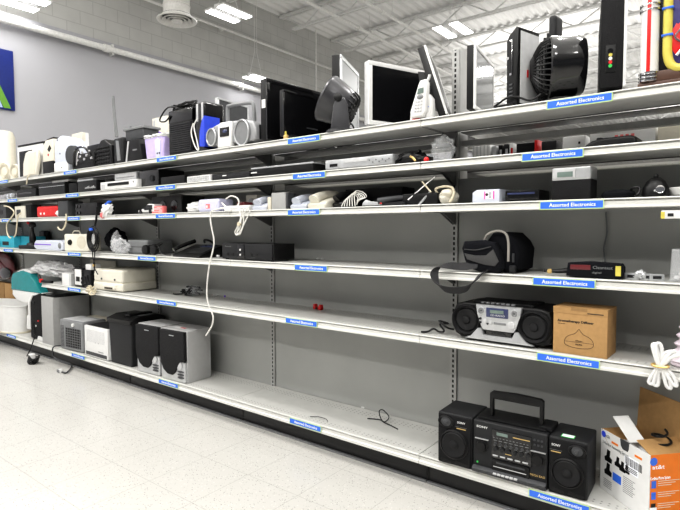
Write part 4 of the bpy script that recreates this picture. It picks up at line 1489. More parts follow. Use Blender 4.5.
# --- grey case with clear bag in front, black headset
cx, w, h = put(4, 125, 143, 2.02, 240)
t = thing('grey_handset_case', 'rounded charcoal case behind the crumpled clear wrapper', 'case', (cx, 2.055, ZT[4]), R(3))
G().box(-w * .6, w * .45, 0, .22, 0, .1, .018, 4).out('shell', 'mid_grey', t)
G().box(-w * .55, w * .42, -.001, .219, .048, .053).out('seam', 'dark_grey', t)
pc = on(4, 118, 2.0)
o = tag(G().ball((0, 0, .055), (.10, .03, .05), .5, 3, 21, 4, flat=0.).out('clear_wrapper', 'plastic_bag'), 'crumpled clear wrapper in front of the charcoal case', 'plastic bag')
o.location = (pc.x, 2.015, ZT[4])
pc = on(4, 110, 2.0)
o = tag(G().ball((0, 0, .08), (.05, .025, .075), .45, 3, 23, 4, flat=0.).out('blue_tinted_bag', 'plastic_bag'), 'upright bluish clear bag beside the coiled black cable', 'plastic bag')
o.location = (pc.x - .03, 2.07, ZT[4])
o = tag(G().ball((0, 0, .09), (.11, .07, .09), .2, 2.5, 31, 4, flat=0.).out('black_pouch', 'black_soft'), 'black soft pouch behind the bluish clear bag', 'pouch')
pc = on(4, 122, 2.17)
o.location = (pc.x - .14, 2.2, ZT[4])
q = on(4, 150, 2.02)
t = thing('headphones', 'black headphones with round ear cups lying beside the charcoal case', 'headphones', (q.x, 2.035, ZT[4]))
for s in (-1, 1):
    G().lathe([(0, 0), (.03, 0), (.034, .012), (.03, .026), (0, .03)], (s * .05, -.0, .036), 'y', 24, sx=1.1).out('ear_cup', 'black', t)
G().tube([(-.05, .005, .06), (-.02, .05, .07), (.03, .06, .08), (.06, .01, .06)], .006, 8).out('headband', 'black', t)
G().tube([(.07, -.01, .03), (.1, -.012, .06), (.12, -.01, .02), (.16, 0, .008), (.2, .01, .006)], .004, 6).out('lead', 'black', t)

# --- coiled black cable hanging on a strap
q = atY(94, 239, 1.965)
t = thing('cable_coil', 'thick coil of black cable with a blue tie hanging in front of the fourth shelf', 'cable', q)
g = G()
for j in range(7):
    r_ = .046 + .008 * j
    g.ring((.002 * (j % 3), -.004 - .006 * (j % 3), 0), r_, .005, 'y', 28, 6, sx=.85, sz=1.0)
g.out('coil', 'black', t)
G().ball((.0, -.004, -.002), (.02, .008, .04), .2, 3, 3, 3).out('white_core', 'plastic_bag', t)
G().box(-.016, .018, -.03, .008, .062, .082, .004).out('blue_tie', 'label_blue', t)
g = G()
g.tube([(-.02, -.005, -.075), (-.01, -.008, -.13), (.015, -.008, -.2), (-.01, -.006, -.27)], .0038, 6)
g.tube([(.02, -.005, -.075), (.012, -.008, -.15), (.0, -.008, -.2), (.05, -.004, -.26)], .0038, 6)
g.out('loose_ends', 'black', t)
G().cyl((.002, .0, -.195), .01, .014, 'y', 12).out('gold_tie', 'gold', t)
G().tube([(.01, 0, .08), (.03, .004, .14), (.045, .006, .24)], .008, 8).out('hanging_strap', 'black', t)

# --- cream radio, white scanner, joystick, dark lamp, cyan box
cx, w, h = put(4, 67, 78, 1.998, 234)
t = thing('cream_radio', 'small cream radio with a round dial and speaker holes on the fourth shelf', 'radio', (cx, 1.998, ZT[4]), R(14))
W = w * 1.5
G().box(-w * .5, W - w * .5, .0, .12, 0, h, .012, 3).out('body', 'ivory', t)
G().lathe([(0, 0), (.022, 0), (.02, .01), (0, .012)], (-w * .12, .001, h * .52), 'y', 22).out('dial', 'black', t)
G().lathe([(0, 0), (h * .36, 0), (h * .34, .003), (0, .004)], (W - w * .95, .001, h * .52), 'y', 26).out('speaker_disc', 'beige', t)
G().tube([(-w * .3, .05, h), (-w * .2, .05, h + .022), (w * .1, .05, h + .022), (w * .2, .05, h)], .005, 7).out('handle', 'ivory', t)
cx, w, h = put(4, 33, 54, 1.995, 240)
t = thing('white_scanner', 'flat white and violet edged game console on the fourth shelf', 'console', (cx, 1.995, ZT[4]), R(-2))
W = w * 1.45
P_ = [(-w * .5, h * .3), (-w * .46, h * .72), (-w * .38, h * .96), (W - w * .62, h * 1.0), (W - w * .5, h * .8), (W - w * .5, h * .15), (W - w * .58, 0), (-w * .36, 0)]
G().prism(P_, 0, .24, 'xz', .008, 3).out('shell', 'white_blue', t)
G().box(-w * .45, w * .4, -.002, .003, h * .5, h * .6, .001).out('violet_slot', 'purple', t)
G().ball((W - w * .62, .0, h * .5), (.025, .012, h * .3), sub=2).out('tray_corner', 'mid_grey', t)
q = on(4, 27, 1.998)
t = thing('joystick', 'black joystick with red trigger buttons in front of the cyan box', 'joystick', (q.x, 2.02, ZT[4]), R(20))
G().box(-.11, .1, -.02, .09, 0, .035, .01, 3).out('base', 'charcoal', t)
G().tube([(.0, .03, .03), (.005, .03, .09), (.0, .03, .15), (.015, .025, .21)], lambda u: .02 + .008 * math.sin(u * 5), 12).out('stick', 'black', t)
G().ball((.02, .02, .215), (.036, .026, .026), .1, 2, 1, 3).out('stick_head', 'black', t)
G().ball((-.008, .0, .232), (.014, .012, .012), sub=2).out('red_trigger', 'red', t)
G().lathe([(.05, .033), (.038, .055), (.02, .06)], (0.0, .03, 0), n=20).out('boot', 'black', t)
cx, w, h = put(4, 36, 46, 2.13, 231)
t = thing('dark_desk_speaker', 'dark grey rounded desk speaker behind the white console', 'speaker', (X(41.5, 2.24, ZT[4]), 2.253, ZT[4]), R(4))
G().box(-.07, .07, 0, .05, 0, h * 1.02, .02, 3, taper=(.8, .9)).out('cabinet', 'charcoal', t)
G().prism([(-.066, .008), (.05, .008), (.038, h * .97), (-.05, h * .97)], -.006, .004, 'xz', .006).out('grille', 'dark_grey', t)
cx, w, h = put(4, -14, 13, 2.06, 236)
t = thing('cyan_box', 'bright cyan box with black sockets at the far end of the fourth shelf', 'box', (cx, 2.07, ZT[4]), 0)
W = X(30, 2.07, ZT[4]) - X(13, 2.07, ZT[4])
G().box(-w / 2, w / 2, 0, .2, 0, h, .005).out('body', 'cyan', t)
G().box(w / 2 + .001, w / 2 + W * .8, .06, .16, 0, h * .98, .004).out('end_block', 'cyan', t)
G().box(w * .1, w * .32, -.002, .002, h * .2, h * .52).out('socket_panel', 'black', t)
g = G()
for i in range(4):
    g.ball((-w * (.02 + .07 * (i % 2)), -.012, h * (.3 + .1 * (i // 2))), (.025, .014, .016), .4, 3, i, 2)
g.out('cable_clump', 'black', t)
# ================================================================ third board (seen from just below)
def slab(name, label, cat, L, l, r, Y, top, d, mt, rz=0., group=None, bev=.004, front=None, z=0.):
    """boxy set-top or media unit with a front panel"""
    cx, w, h = put(L, l, r, Y, top)
    h -= z
    t = thing(name, label, cat, (cx, Y, ZT[L] + z), rz, group)
    G().box(-w / 2, w / 2, .003, d, .004, h, bev).out('case', mt, t)
    if front:
        G().box(-w * .49, w * .49, -.001, .005, .006, h - .002, .001).out('front_panel', front, t)
    feet(t, w, d, z=.004, r=.008)
    return t, w, h


def phone(label, L, l, r, Y, top, mt, rz=0., d=.16):
    cx, w, h = put(L, l, r, Y, top)
    t = thing('telephone', label, 'telephone', (cx, Y, ZT[L]), rz)
    P_ = [(0, 0), (-.004, h * .25), (.02, h * .5), (d * .6, h * .78), (d, h * .7), (d, 0)]
    G().prism(P_, -w * .5, w * .5, 'yz', .012, 3).out('base', mt, t)
    g = G()
    g.tube([(-w * .1, .0, h * .5), (-w * .08, .03, h * .78), (-w * .06, d * .5, h * .92), (-w * .04, d * .85, h * .8)], lambda u: w * (.28 - .1 * math.sin(PI * u)), 10)
    g.out('handset', mt, t)
    G().box(w * .2, w * .42, -.001, .003, h * .1, h * .3, .001).out('button_plate', 'light_grey', t)
    return t


def small_box(name, label, cat, L, l, r, Y, top, d, mt, rz=0., group=None, z=0.):
    cx, w, h = put(L, l, r, Y, top)
    h -= z
    t = thing(name, label, cat, (cx, Y, ZT[L] + z), rz, group)
    G().box(-w / 2, w / 2, 0, d, 0, h, .004).out('body', mt, t)
    return t, w, h


# --- far end
t, w, h = small_box('grey_adapter', 'dark grey adapter block at the far end of the third shelf', 'adapter', 3, -8, 6, 1.995, 205, .1, 'dark_grey')
G().box(-w * .2, w * .3, -.002, .002, h * .3, h * .6).out('socket', 'black', t)
cord('cream_cable', 'cream cable draped over the third shelf above the cyan box', pts(3, 1.968, (4, 206), (9, 207), (14, 212), (11, 218), (7, 224), (7, 232), (9, 237), (11, 238)), .006, 'cord_cream')
cord('cream_cable', 'second cream cable drooping beside the joystick', pts(3, 1.966, (21, 213), (18, 216), (17, 224), (16, 233), (14, 237)), .006, 'cord_cream')
t, w, h = small_box('cream_module', 'cream electronic module between the cables and the small black speaker', 'module', 3, 15, 25, 2.0, 206, .09, 'ivory')
G().box(-w * .3, w * .1, -.002, .002, h * .3, h * .7).out('dark_socket', 'dark_grey', t)
t, w, h = small_box('cube_speaker', 'small upright black speaker beside the cream module', 'speaker', 3, 26, 31, 1.998, 204.5, .09, 'charcoal')
G().box(-w * .4, w * .4, -.003, .001, h * .06, h * .94, .002).out('grille', 'grille', t)
cx, w, h = put(3, 38, 55, 1.997, 206)
t = thing('red_radio', 'bright red rounded toy radio in front of a blue dish', 'radio', (cx, 2.02, ZT[3]), R(6))
G().box(-w * .5, w * .55, -.02, .06, 0, h, .022, 4).out('body', 'red', t)
for s in (-.28, -.12):
    G().lathe([(0, 0), (.011, 0), (.009, .004), (0, .005)], (w * s, -.019, h * .32), 'y', 16).out('white_dot', 'white', t)
cx, w, h = put(3, 53, 58, 1.993, 210)
tag(G().ball((0, 0, h * .5), (w * .5, w * .45, h * .5), .15, 3, 2, 3).out('white_ball', 'white'), 'small white ball between the red radio and the grey slab', 'ball')
bpy.data.objects['white_ball'].location = (cx + .03, 1.985 + w * .45, ZT[3])
cx, w, h = put(3, 38, 52, 2.2, 200)
t = thing('blue_dish', 'glassy blue bowl behind the red radio', 'bowl', (X(46, 2.2, ZT[3]), 2.2, ZT[3]))
G().lathe([(.03, 0), (.06, .02), (.075, .07), (.07, .1), (.066, .1), (.06, .03), (0, .012)], n=28).out('bowl', 'lcd_blue', t)
t, w, h = small_box('slate_speaker', 'plain slate grey upright slab next to the red radio', 'speaker', 3, 58.5, 68.5, 1.995, 201, .12, 'dark_grey')
G().box(-w * .48, w * .48, -.004, .001, h * .03, h * .97, .002).out('grille_panel', 'dark_grey', t)
t, w, h = small_box('black_receiver', 'black box shaped receiver with knobs beside the slate grey slab', 'receiver', 3, 75.5, 97, 1.998, 203, .14, 'charcoal')
for i in range(2):
    for j in range(2):
        G().cyl((-w * .4 + .045 * i, .001, h * (.25 + .5 * j)), .011, .008, 'y', 14).out('knob', 'black_gloss', t)
G().box(0, w * .45, -.001, .002, h * .2, h * .8).out('panel', 'black', t)
q = on(3, 108, 1.99)
o = tag(G().ball((0, 0, .04), (.07, .022, .045), .5, 3, 51, 4).out('snack_wrapper', ['white']), 'crumpled white and pink packet drooping over the third shelf edge', 'packet')
o.location = (q.x, 1.99, ZT[3] - .005)
o.rotation_euler = (0, R(-22), 0)
G().ball((-.05, -.006, .026), (.03, .018, .02), .4, 3, 9, 3).out('pink_print', 'salmon', o)
G().box(-.03, .07, -.014, .012, .075, .088, .003).out('blue_print', 'label_blue', o)
cord('cream_hook_cable', 'short cream cable end hooked below the third shelf edge', pts(3, 1.966, (66, 214), (66.5, 219), (65, 226), (62, 230), (59, 229), (58, 227)), .0065, 'cord_cream')
# dark strap between packet and the coil below is the coil's own hanger
cx, w, h = put(3, 137, 153, 1.998, 204)
t = thing('toy_vehicle', 'white and black toy car shape beside a pink packet', 'toy', (cx, 1.998, ZT[3]), R(-5))
G().prism([(-w * .5, .01), (-w * .5, h * .4), (-w * .1, h * .55), (w * .2, h), (w * .6, h * .95), (w * .65, .01)], 0, .09, 'xz', .01, 3).out('body', 'white', t)
G().prism([(-w * .08, h * .5), (w * .2, h * .9), (w * .55, h * .86), (w * .55, h * .4), (0, h * .36)], -.003, .02, 'xz', .004).out('window', 'charcoal', t)
for s in (-.3, .4):
    G().cyl((w * s, .004, .016), .016, .008, 'y', 18).out('wheel', 'black', t)
t, w, h = small_box('pink_packet', 'small salmon pink printed packet on the third shelf', 'packet', 3, 152, 163, 1.99, 206, .03, 'salmon')
g = G()
for i in range(6):
    r2 = random.Random(i)
    g.box(w * r2.uniform(-.45, .2), w * r2.uniform(.25, .45), -.001, .001, h * (.12 + .13 * i), h * (.17 + .13 * i))
g.out('print', 'white', t)
t, w, h = slab('black_cassette_deck', 'black cassette unit with two reels behind the pink packet', 'cassette deck', 3, 152, 182, 2.06, 196, .18, 'black', front='charcoal')
for s in (-.1, .28):
    G().lathe([(0, 0), (h * .3, 0), (h * .28, .006), (h * .1, .006), (0, .01)], (w * s, -.001, h * .45), 'y', 24).out('reel', 'black_gloss', t)
cx, w, h = put(3, 184.5, 197, 1.998, 203)
o = tag(G().ball((0, 0, h * .5), (w * .55, .05, h * .62), .22, 2.5, 5, 4, flat=0.).out('white_pouch', 'white'), 'rounded white lump beside the lavender box', 'pouch')
o.location = (cx, 2.04, ZT[3])
cx, w, h = put(3, 197, 215, 1.996, 199)
t = thing('lavender_toy_box', 'pale lavender plastic box with a little orange picture', 'box', (cx, 1.996, ZT[3]), R(-3))
G().box(-w * .5, w * .7, 0, .12, 0, h, .02, 4).out('body', 'pale_lavender', t)
G().box(-w * .0, w * .25, -.001, .002, h * .25, h * .6).out('picture', 'salmon', t)
G().box(w * .03, w * .12, -.002, .0, h * .3, h * .5).out('picture_detail', 'white', t)
cx, w, h = put(3, 223.5, 249, 1.996, 206)
t, w, h = small_box('white_router', 'flat white router box with a looped cord on top', 'router', 3, 224, 249, 1.995, 205.5, .12, 'white')
G().box(-w * .3, w * .4, -.001, .002, h * .35, h * .5).out('groove', 'light_grey', t)
G().box(-w * .1, w * .2, .02, .09, h, h + .02, .006).out('dark_red_cap', 'dark_red', t)
cord('white_power_cord', 'long white cord hanging from the third shelf down past the fifth shelf', pts(3, 1.958, (222, 203), (226, 207), (231, 211), (224, 208), (213, 210.5), (210.5, 214), (211, 224), (214, 240), (213, 250), (210, 262), (207.5, 280), (207, 296), (209, 306), (213, 316), (212.5, 324), (209, 331), (206, 335.5)), .0046, 'cord_white')
q = atY(240, 222, 1.96)
t = thing('white_looped_cord', 'white cord folded into hanging loops at the third shelf edge', 'cord', q)
g = G()
for pl in ([(249, 206), (246, 210), (243, 216), (238, 226), (235, 232), (237, 235), (241, 230), (246, 220), (250, 211)], [(244, 208), (241, 216), (239, 226), (237, 233), (240, 234), (243, 226), (244, 214)], [(238, 207), (240, 212), (241, 220), (240, 228), (238, 231)]):
    g.tube([atY(a, b_, 1.958) - q for a, b_ in pl], .0036, 7, 4)
g.out('loops', 'cord_white', t)
G().cyl(atY(240, 224, 1.96) - q, .012, .012, 'y', 12).out('tie', 'cord_cream', t)
cord('white_lead', 'white lead arching over the white router', pts(3, 2.0, (226, 199), (231, 196), (237, 198), (239, 203), (236, 207)), .0045, 'cord_white')
q = on(3, 250, 2.16)
t, w, h = small_box('cream_clock', 'cream bedside clock standing behind the white router', 'clock', 3, 246, 257, 2.15, 195, .08, 'ivory')
G().lathe([(0, 0), (h * .26, 0), (h * .24, .004), (0, .005)], (0, 0, h * .55), 'y', 22).out('clock_face', 'light_grey', t)
phone('pale blue grey telephone beside the cream edged frame', 3, 252, 266, 1.997, 198, 'white_blue')
t, w, h = small_box('cream_card', 'thin cream card box between the pale telephone and the plain grey box', 'box', 3, 267.5, 271, 1.997, 197, .1, 'beige')
t, w, h = small_box('plain_grey_box', 'plain grey upright box beside the white telephones', 'box', 3, 271.5, 285.5, 1.993, 192.5, .07, 'grey_box')
G().box(w * .5, w * .5 + .012, .004, .066, h * .05, h * .96, .002).out('dark_side', 'dark_grey', t)
phone('white telephone with a grey tinge next to the plain grey box', 3, 290, 306, 1.997, 196.5, 'white_blue')
phone('cream telephone with a sloping back beside the grey tinged one', 3, 306.5, 326, 1.997, 193.5, 'ivory', R(-6))
phone('black telephone leaning at the side of the cream telephone', 3, 330, 345, 2.02, 192, 'black', R(-20))
q = on(3, 350, 1.998)
t = thing('white_cable_bundle', 'bundle of thin white cables between the black telephone and the grey cordless set', 'cable', q)
g = G()
for j in range(6):
    r2 = random.Random(j + 3)
    g.tube([(-.05 + .016 * j, .0, .004), (-.04 + .012 * j, .01, .03 + .008 * j), (-.01 + .012 * j, .03, .06 + .005 * (j % 3)), (.03 + .01 * j, .02, .045), (.04, .0, .01 + .004 * j)], .0024, 6)
g.out('wires', 'cord_white', t)
cx, w, h = put(3, 362, 404, 1.997, 193)
t = thing('cordless_set', 'silver trimmed black cordless phone set lying on the third shelf', 'telephone', (cx, 1.997, ZT[3]), R(-2))
G().prism([(0, 0), (0, h * .2), (.1, h * .62), (.15, h * .55), (.15, 0)], -w * .5, w * .5, 'yz', .01, 3).out('base', 'charcoal', t)
G().prism([(-w * .5, .004), (-w * .48, h * .3), (-w * .4, h * .55), (-w * .3, h * .4), (-w * .05, h * .3), (0, h * .12), (-w * .05, .003)], -.006, .01, 'xz', .004).out('silver_trim', 'silver', t)
G().tube([(-w * .1, .0, h * .35), (w * .1, .02, h * .5), (w * .35, .05, h * .62)], lambda u: .017 - .004 * u, 10).out('handset', 'dark_grey', t)
G().ball((-w * .02, -.006, h * .2), (.006, .004, .004), sub=2).out('red_light', 'red', t)
t, w, h = slab('black_tuner', 'flat black tuner lying behind the silver trimmed cordless set', 'tuner', 3, 345, 402, 2.17, 188, .12, 'black')
q = on(3, 411, 1.998)
t = thing('black_modem', 'black modem with two silver aerials crossing above it', 'modem', (q.x + .02, 2.01, ZT[3]))
G().box(-.07, .1, 0, .12, 0, .05, .006).out('case', 'black', t)
o0 = Vector((q.x + .02, 2.01, ZT[3]))
G().tube([atY(408, 200, 2.005) - o0, atY(435, 176.5, 2.05) - o0], .0035, 8, 0).out('aerial', 'chrome', t)
G().tube([atY(419, 205, 2.0) - o0, atY(430, 192, 2.02) - o0], .005, 8, 0).out('aerial', 'silver', t)
G().tube([atY(422, 181.5, 2.02) - o0, atY(431, 192, 2.0) - o0], .0035, 8, 0).out('cream_tip', 'cord_cream', t)
cx, w, h = put(3, 435, 452, 1.998, 189)
t = thing('ear_muffs', 'white rounded ear defenders with a looping cord beside the upright', 'ear defenders', (cx, 1.998, ZT[3]))
G().ball((0, .05, h * .48), (w * .52, .05, h * .5), .12, 2, 3, 4, flat=0.).out('ear_cup', 'ivory', t)
G().ball((w * .1, .03, h * .72), (w * .42, .04, h * .3), .1, 2, 6, 3).out('cushion', 'cream', t)
G().tube([(-w * .5, .03, h * .7), (-w * .6, .02, h * 1.05), (-w * .1, .02, h * 1.2), (w * .35, .02, h * 1.1), (w * .55, .01, h * .75), (w * .5, .0, h * .3), (w * .35, .0, h * .1)], .005, 8).out('cord_loop', 'cord_cream', t)
# beyond the upright
cx, w, h = put(3, 472, 499.5, 1.996, 189.5)
t = thing('pink_label_box', 'white box with pink edged label on the third shelf', 'box', (cx, 1.996, ZT[3]), R(-2))
G().prism([(-w * .5, 0), (-w * .5, h * .8), (-w * .34, h), (w * .5, h), (w * .5, 0)], 0, .1, 'xz', .004).out('carton', 'white_blue', t)
lb = G().box(-w * .05, w * .32, -.0012, .001, h * .25, h * .85).out('label', 'label_white', t)
for a in (-.05, .27):
    G().box(w * a, w * (a + .05), -.002, -.001, h * .25, h * .85).out('pink_edge', 'pink', lb)
g = G()
for i in range(5):
    g.box(w * .12, w * .22, -.0022, -.001, h * (.35 + .1 * i), h * (.38 + .1 * i))
g.ball((w * .05, -.0015, h * .6), (.006, .001, .006), sub=2)
g.out('black_print', 'ink', lb)
t, w, h = slab('black_clock_radio', 'black clock radio with a dark display beside the pink labelled box', 'clock radio', 3, 505, 539, 1.996, 190, .13, 'black', front='black_gloss')
G().box(-w * .42, w * .38, -.003, .0, h * .62, h * .78).out('display_band', 'lcd_blue', t)
cx, w, h = put(3, 551, 590.5, 1.994, 167)
t = thing('silver_clock', 'silver topped black alarm clock box with a grey display', 'clock', (cx, 1.994, ZT[3]), R(-2))
G().box(-w * .5, w * .5, 0, .085, 0, h * .62, .004).out('black_base', 'black_matte', t)
tp = G().box(-w * .49, w * .5, -.002, .087, h * .60, h, .006, 3).out('silver_top', 'silver', t)
G().box(-w * .46, w * .12, -.005, .0, h * .66, h * .94, .002).out('display_frame', 'light_grey', tp)
G().box(-w * .34, w * .06, -.007, -.003, h * .7, h * .86, .001).out('display', 'lcd', tp)
q = on(3, 603, 2.0)
cx, w, h = put(3, 600, 634, 1.996, 189)
t = thing('black_webcam', 'low rounded black device with a loop of cord beside the silver clock', 'device', (cx, 1.996, ZT[3]))
G().ball((0, .035, h * .4), (w * .5, .035, h * .6), .08, 2, 4, 4, flat=0., square=.25).out('body', 'black_soft', t)
G().tube([(w * .3, .03, h * .6), (w * .45, .02, h * 1.15), (w * .62, .02, h * 1.05), (w * .6, .01, h * .4), (w * .52, 0, .005)], .004, 7).out('cord_loop', 'black', t)
cx, w, h = put(3, 640, 668.5, 2.0, 176)
t = thing('dome_camera', 'black dome shaped camera with a silver lens on the third shelf', 'camera', (cx, 2.035, ZT[3]))
G().lathe([(w * .5, 0), (w * .52, .01), (w * .48, h * .45), (w * .36, h * .75), (w * .18, h * .95), (0, h)], n=36, sy=.75).out('dome', 'black', t)
G().ball((0, 0, h * 1.02), (.008, .008, .01), sub=2).out('top_knob', 'black', t)
G().lathe([(0, 0), (.014, 0), (.013, .008), (.006, .006), (0, .008)], (w * .2, -w * .3, h * .36), 'y', 20).out('lens', 'chrome', t)
G().ball((w * .02, -w * .37, h * .3), (.004, .003, .004), sub=2).out('light', 'light_grey', t)
q = on(3, 684, 2.0)
t = thing('white_dish', 'white rim of a round dish beside the black dome camera', 'dish', (q.x + .03, 2.06, ZT[3]))
G().lathe([(.05, 0), (.07, .006), (.085, .028), (.08, .03), (.06, .01), (0, .006)], n=30, sy=.8).out('dish', 'white', t)
q = atY(672, 215, 1.972)
t = thing('hanging_tag', 'small printed tag with a yellow edge hanging under the third shelf', 'tag', (q.x, 1.975, q.z))
hh_ = (atY(672, 211, 1.972).z - atY(672, 218, 1.972).z) / 2
G().box(-.03, .05, 0, .004, -hh_, hh_ + .004, .001).out('card', 'white', t)
G().box(-.031, -.02, -.001, .0045, -hh_, hh_, .0).out('yellow_edge', 'yellow', t)
G().box(-.012, .004, -.0012, .001, -hh_ * .4, hh_ * .5).out('dark_print', 'charcoal', t)
cord('grey_wire', 'thin grey wire hanging against the back panel beside the black scanner', pts(3, 2.303, (606, 212), (607, 232), (604, 248), (605, 262)), .0035, 'mid_grey')

# ================================================================ second board
t, w, h = slab('black_video_recorder', 'black video recorder stacked at the far end of the second shelf', 'video recorder', 2, 17, 36, 1.997, 189, .2, 'black', front='charcoal')
G().box(-w * .4, w * .3, -.003, .0, h * .4, h * .6).out('tape_slot', 'black_gloss', t)
q = on(2, 9, 1.998)
t = thing('glass_ornament', 'cluster of pale glassy bits at the far end of the second shelf', 'ornament', (q.x, 2.01, ZT[2]))
for i in range(5):
    G().ball((-.08 + .04 * i, .005 * (i % 2), .026), (.022, .02, .026), .3, 3, i, 3).out('glass_piece', 'white_blue' if i % 2 else 'screen_grey', t)
t, w, h = slab('disc_player', 'long black disc player with a thin silver line above the red radio', 'disc player', 2, 39, 65, 1.997, 183, .2, 'black', front='charcoal')
G().box(-w * .49, w * .49, -.003, .0, h * .7, h * .74).out('silver_line', 'silver', t)
g, w2, h2 = slab('white_flat_unit', 'flat white unit lying on top of the long black disc player', 'unit', 2, 52, 68, 2.03, 180, .15, 'white', z=h + .001)
cx, w, h = put(2, 70, 77, 1.998, 184)
t, w, h = small_box('dark_cube', 'small matt black cube between the disc player and the equalizer', 'box', 2, 69, 77, 2.0, 183, .1, 'black_matte')
t, w, h = slab('black_equalizer', 'squat black equalizer with tiny silver marks beside the white slotted player', 'equalizer', 2, 78, 97, 1.997, 180.5, .18, 'black', front='black')
g = G()
for i in range(9):
    g.box(-w * .1 + .03 * i * .6, -w * .1 + .03 * i * .6 + .008, -.003, .0, h * .3, h * (.4 + .04 * (i % 4)))
g.out('silver_marks', 'light_grey', t)
G().box(-w * .52, w * .3, -.0, .1, h, h + .012, .002).out('silver_lid', 'silver', t)
t, w, h1 = slab('white_slot_player', 'white player with a wide black slot on the second shelf', 'player', 2, 100.5, 137, 1.995, 180.5, .2, 'white', front='white')
G().box(-w * .28, w * .3, -.004, .0, h1 * .45, h1 * .78).out('black_slot', 'black', t)
G().box(-w * .46, -w * .36, -.003, .0, h1 * .2, h1 * .7).out('grey_square', 'light_grey', t)
G().cyl((w * .42, -.0005, h1 * .7), .006, .004, 'y', 12).out('button', 'mid_grey', t)
t, w, h = slab('silver_tape_unit', 'smaller silver unit stacked on the white slotted player', 'unit', 2, 115, 136.5, 2.02, 172.5, .15, 'silver', front='light_grey', z=h1 + .001)
G().box(-w * .4, w * .42, -.003, .0, h * .35, h * .45).out('groove', 'mid_grey', t)
q = on(2, 107, 2.03)
t = thing('small_cable_ring', 'small ring of black cable on the white slotted player', 'cable', (X(108, 2.03, ZT[2] + h1), 2.07, ZT[2] + h1 + .001))
g = G()
for j in range(3):
    g.ring((0, .0, .006 + .009 * j), .05, .0045, 'z', 22, 6)
g.out('ring', 'black', t)
t, w, h = slab('black_stereo_stack', 'tall black stereo unit in the shadow beside the silver unit', 'stereo', 2, 139, 159, 2.03, 170, .2, 'black', front='black_gloss')
G().cyl((w * .2, -.001, h * .5), .02, .01, 'y', 20).out('dial', 'charcoal', t)
t, w, h = slab('black_flat_receiver', 'flat black receiver under the blue shelf label of the twin speaker bay', 'receiver', 2, 161, 185, 2.0, 176, .2, 'black', front='black')
cx, w, h = put(2, 186.5, 211, 1.997, 175.5)
t = thing('white_keyboard', 'white computer keyboard standing on edge between black units', 'keyboard', (cx, 1.997, ZT[2]), R(-2))
G().box(-w * .5, w * .5, 0, .02, 0, h, .003).out('body', 'white', t)
g = G()
for i in range(10):
    for j in range(3):
        g.box(-w * .46 + i * w * .092, -w * .46 + i * w * .092 + w * .07, -.003, .001, h * (.12 + .28 * j), h * (.32 + .28 * j), .0006)
g.out('keys', 'light_grey', t)
t, w, h = slab('black_slim_player', 'slim black player with a tiny white mark beside the white keyboard', 'player', 2, 212, 250, 1.998, 172.5, .2, 'black', front='charcoal')
G().box(-w * .2, -w * .1, -.003, .0, h * .55, h * .7).out('white_mark', 'white', t)
t, w, h = slab('long_black_recorder', 'long slim black recorder with a silver top edge on the second shelf', 'recorder', 2, 251.5, 314, 1.996, 166, .2, 'black', front='black')
G().box(-w * .5, w * .5, -.004, .15, h - .002, h + .006, .001).out('silver_edge', 'silver', t)
G().box(-w * .5, -w * .4, -.004, .0, h * .45, h * .6).out('white_mark', 'white', t)
t, w, h = slab('silver_disc_player', 'long silver disc player with a small black window on the second shelf', 'disc player', 2, 325, 393, 1.996, 157, .2, 'silver', front='silver')
G().box(-w * .42, -w * .3, -.003, .0, h * .3, h * .58).out('black_window', 'black', t)
G().box(-w * .2, w * .15, -.003, .0, h * .55, h * .8, .001).out('disc_tray', 'light_grey', t)
g = G()
for i in range(7):
    g.cyl((w * (.18 + .045 * i), -.0005, h * (.4 if i % 2 else .6)), .0035, .003, 'y', 10)
g.out('buttons', 'mid_grey', t)
q = on(2, 405, 2.01)
t = thing('black_cable_pile', 'pile of black cable with a yellow plug beside the silver disc player', 'cable', (q.x, 2.04, ZT[2]))
g = G()
for j in range(8):
    r2 = random.Random(j + 60)
    g.tube([(r2.uniform(-.07, .08), r2.uniform(-.03, .04), .008 + r2.uniform(0, .045)) for i in range(6)], .006, 6, 4)
g.out('tangle', 'black', t)
G().ball((.02, 0, .025), (.07, .035, .03), .25, 3, 8, 3, flat=0.003).out('core', 'black', t)
G().tube([(.03, -.035, .03), (.05, -.045, .02), (.06, -.045, .008)], .005, 6).out('yellow_plug', 'gold', t)
t, w, h = small_box('white_disc_case', 'white printed disc case leaning beside the black cable pile', 'case', 2, 411, 421, 2.06, 156, .02, 'white')
G().box(-w * .2, w * .3, -.001, .001, h * .3, h * .7).out('dark_print', 'charcoal', t)
t, w, h = small_box('black_red_toy', 'small black box with a red round button by the clear bag', 'box', 2, 421, 428, 2.0, 156, .05, 'black')
G().ball((w * .3, -.002, h * .35), (.012, .01, .012), sub=3).out('red_button', 'red', t)
q = on(2, 441, 2.02)
o = tag(G().ball((0, 0, .06), (.05, .04, .05), .4, 3, 71, 4, flat=0.).out('wire_bag', 'clear_plastic'), 'clear bag of wire beside the upright on the second shelf', 'plastic bag')
o.location = (q.x - .01, 2.06, ZT[2])
# far side goods seen through the gap
YO = YB + .16


def far(name, label, cat, l, r, top, d, mt, Y=YO, extra=None):
    xa, xb = X(l, Y, ZT[2]), X(r, Y, ZT[2])
    h = atY((l + r) / 2, top, Y).z - ZT[2]
    t = thing(name, label, cat, ((xa + xb) / 2, Y, ZT[2]))
    G().box(-(xb - xa) / 2, (xb - xa) / 2, 0, d, 0, h, .004).out('body', mt, t)
    return t, xb - xa, h


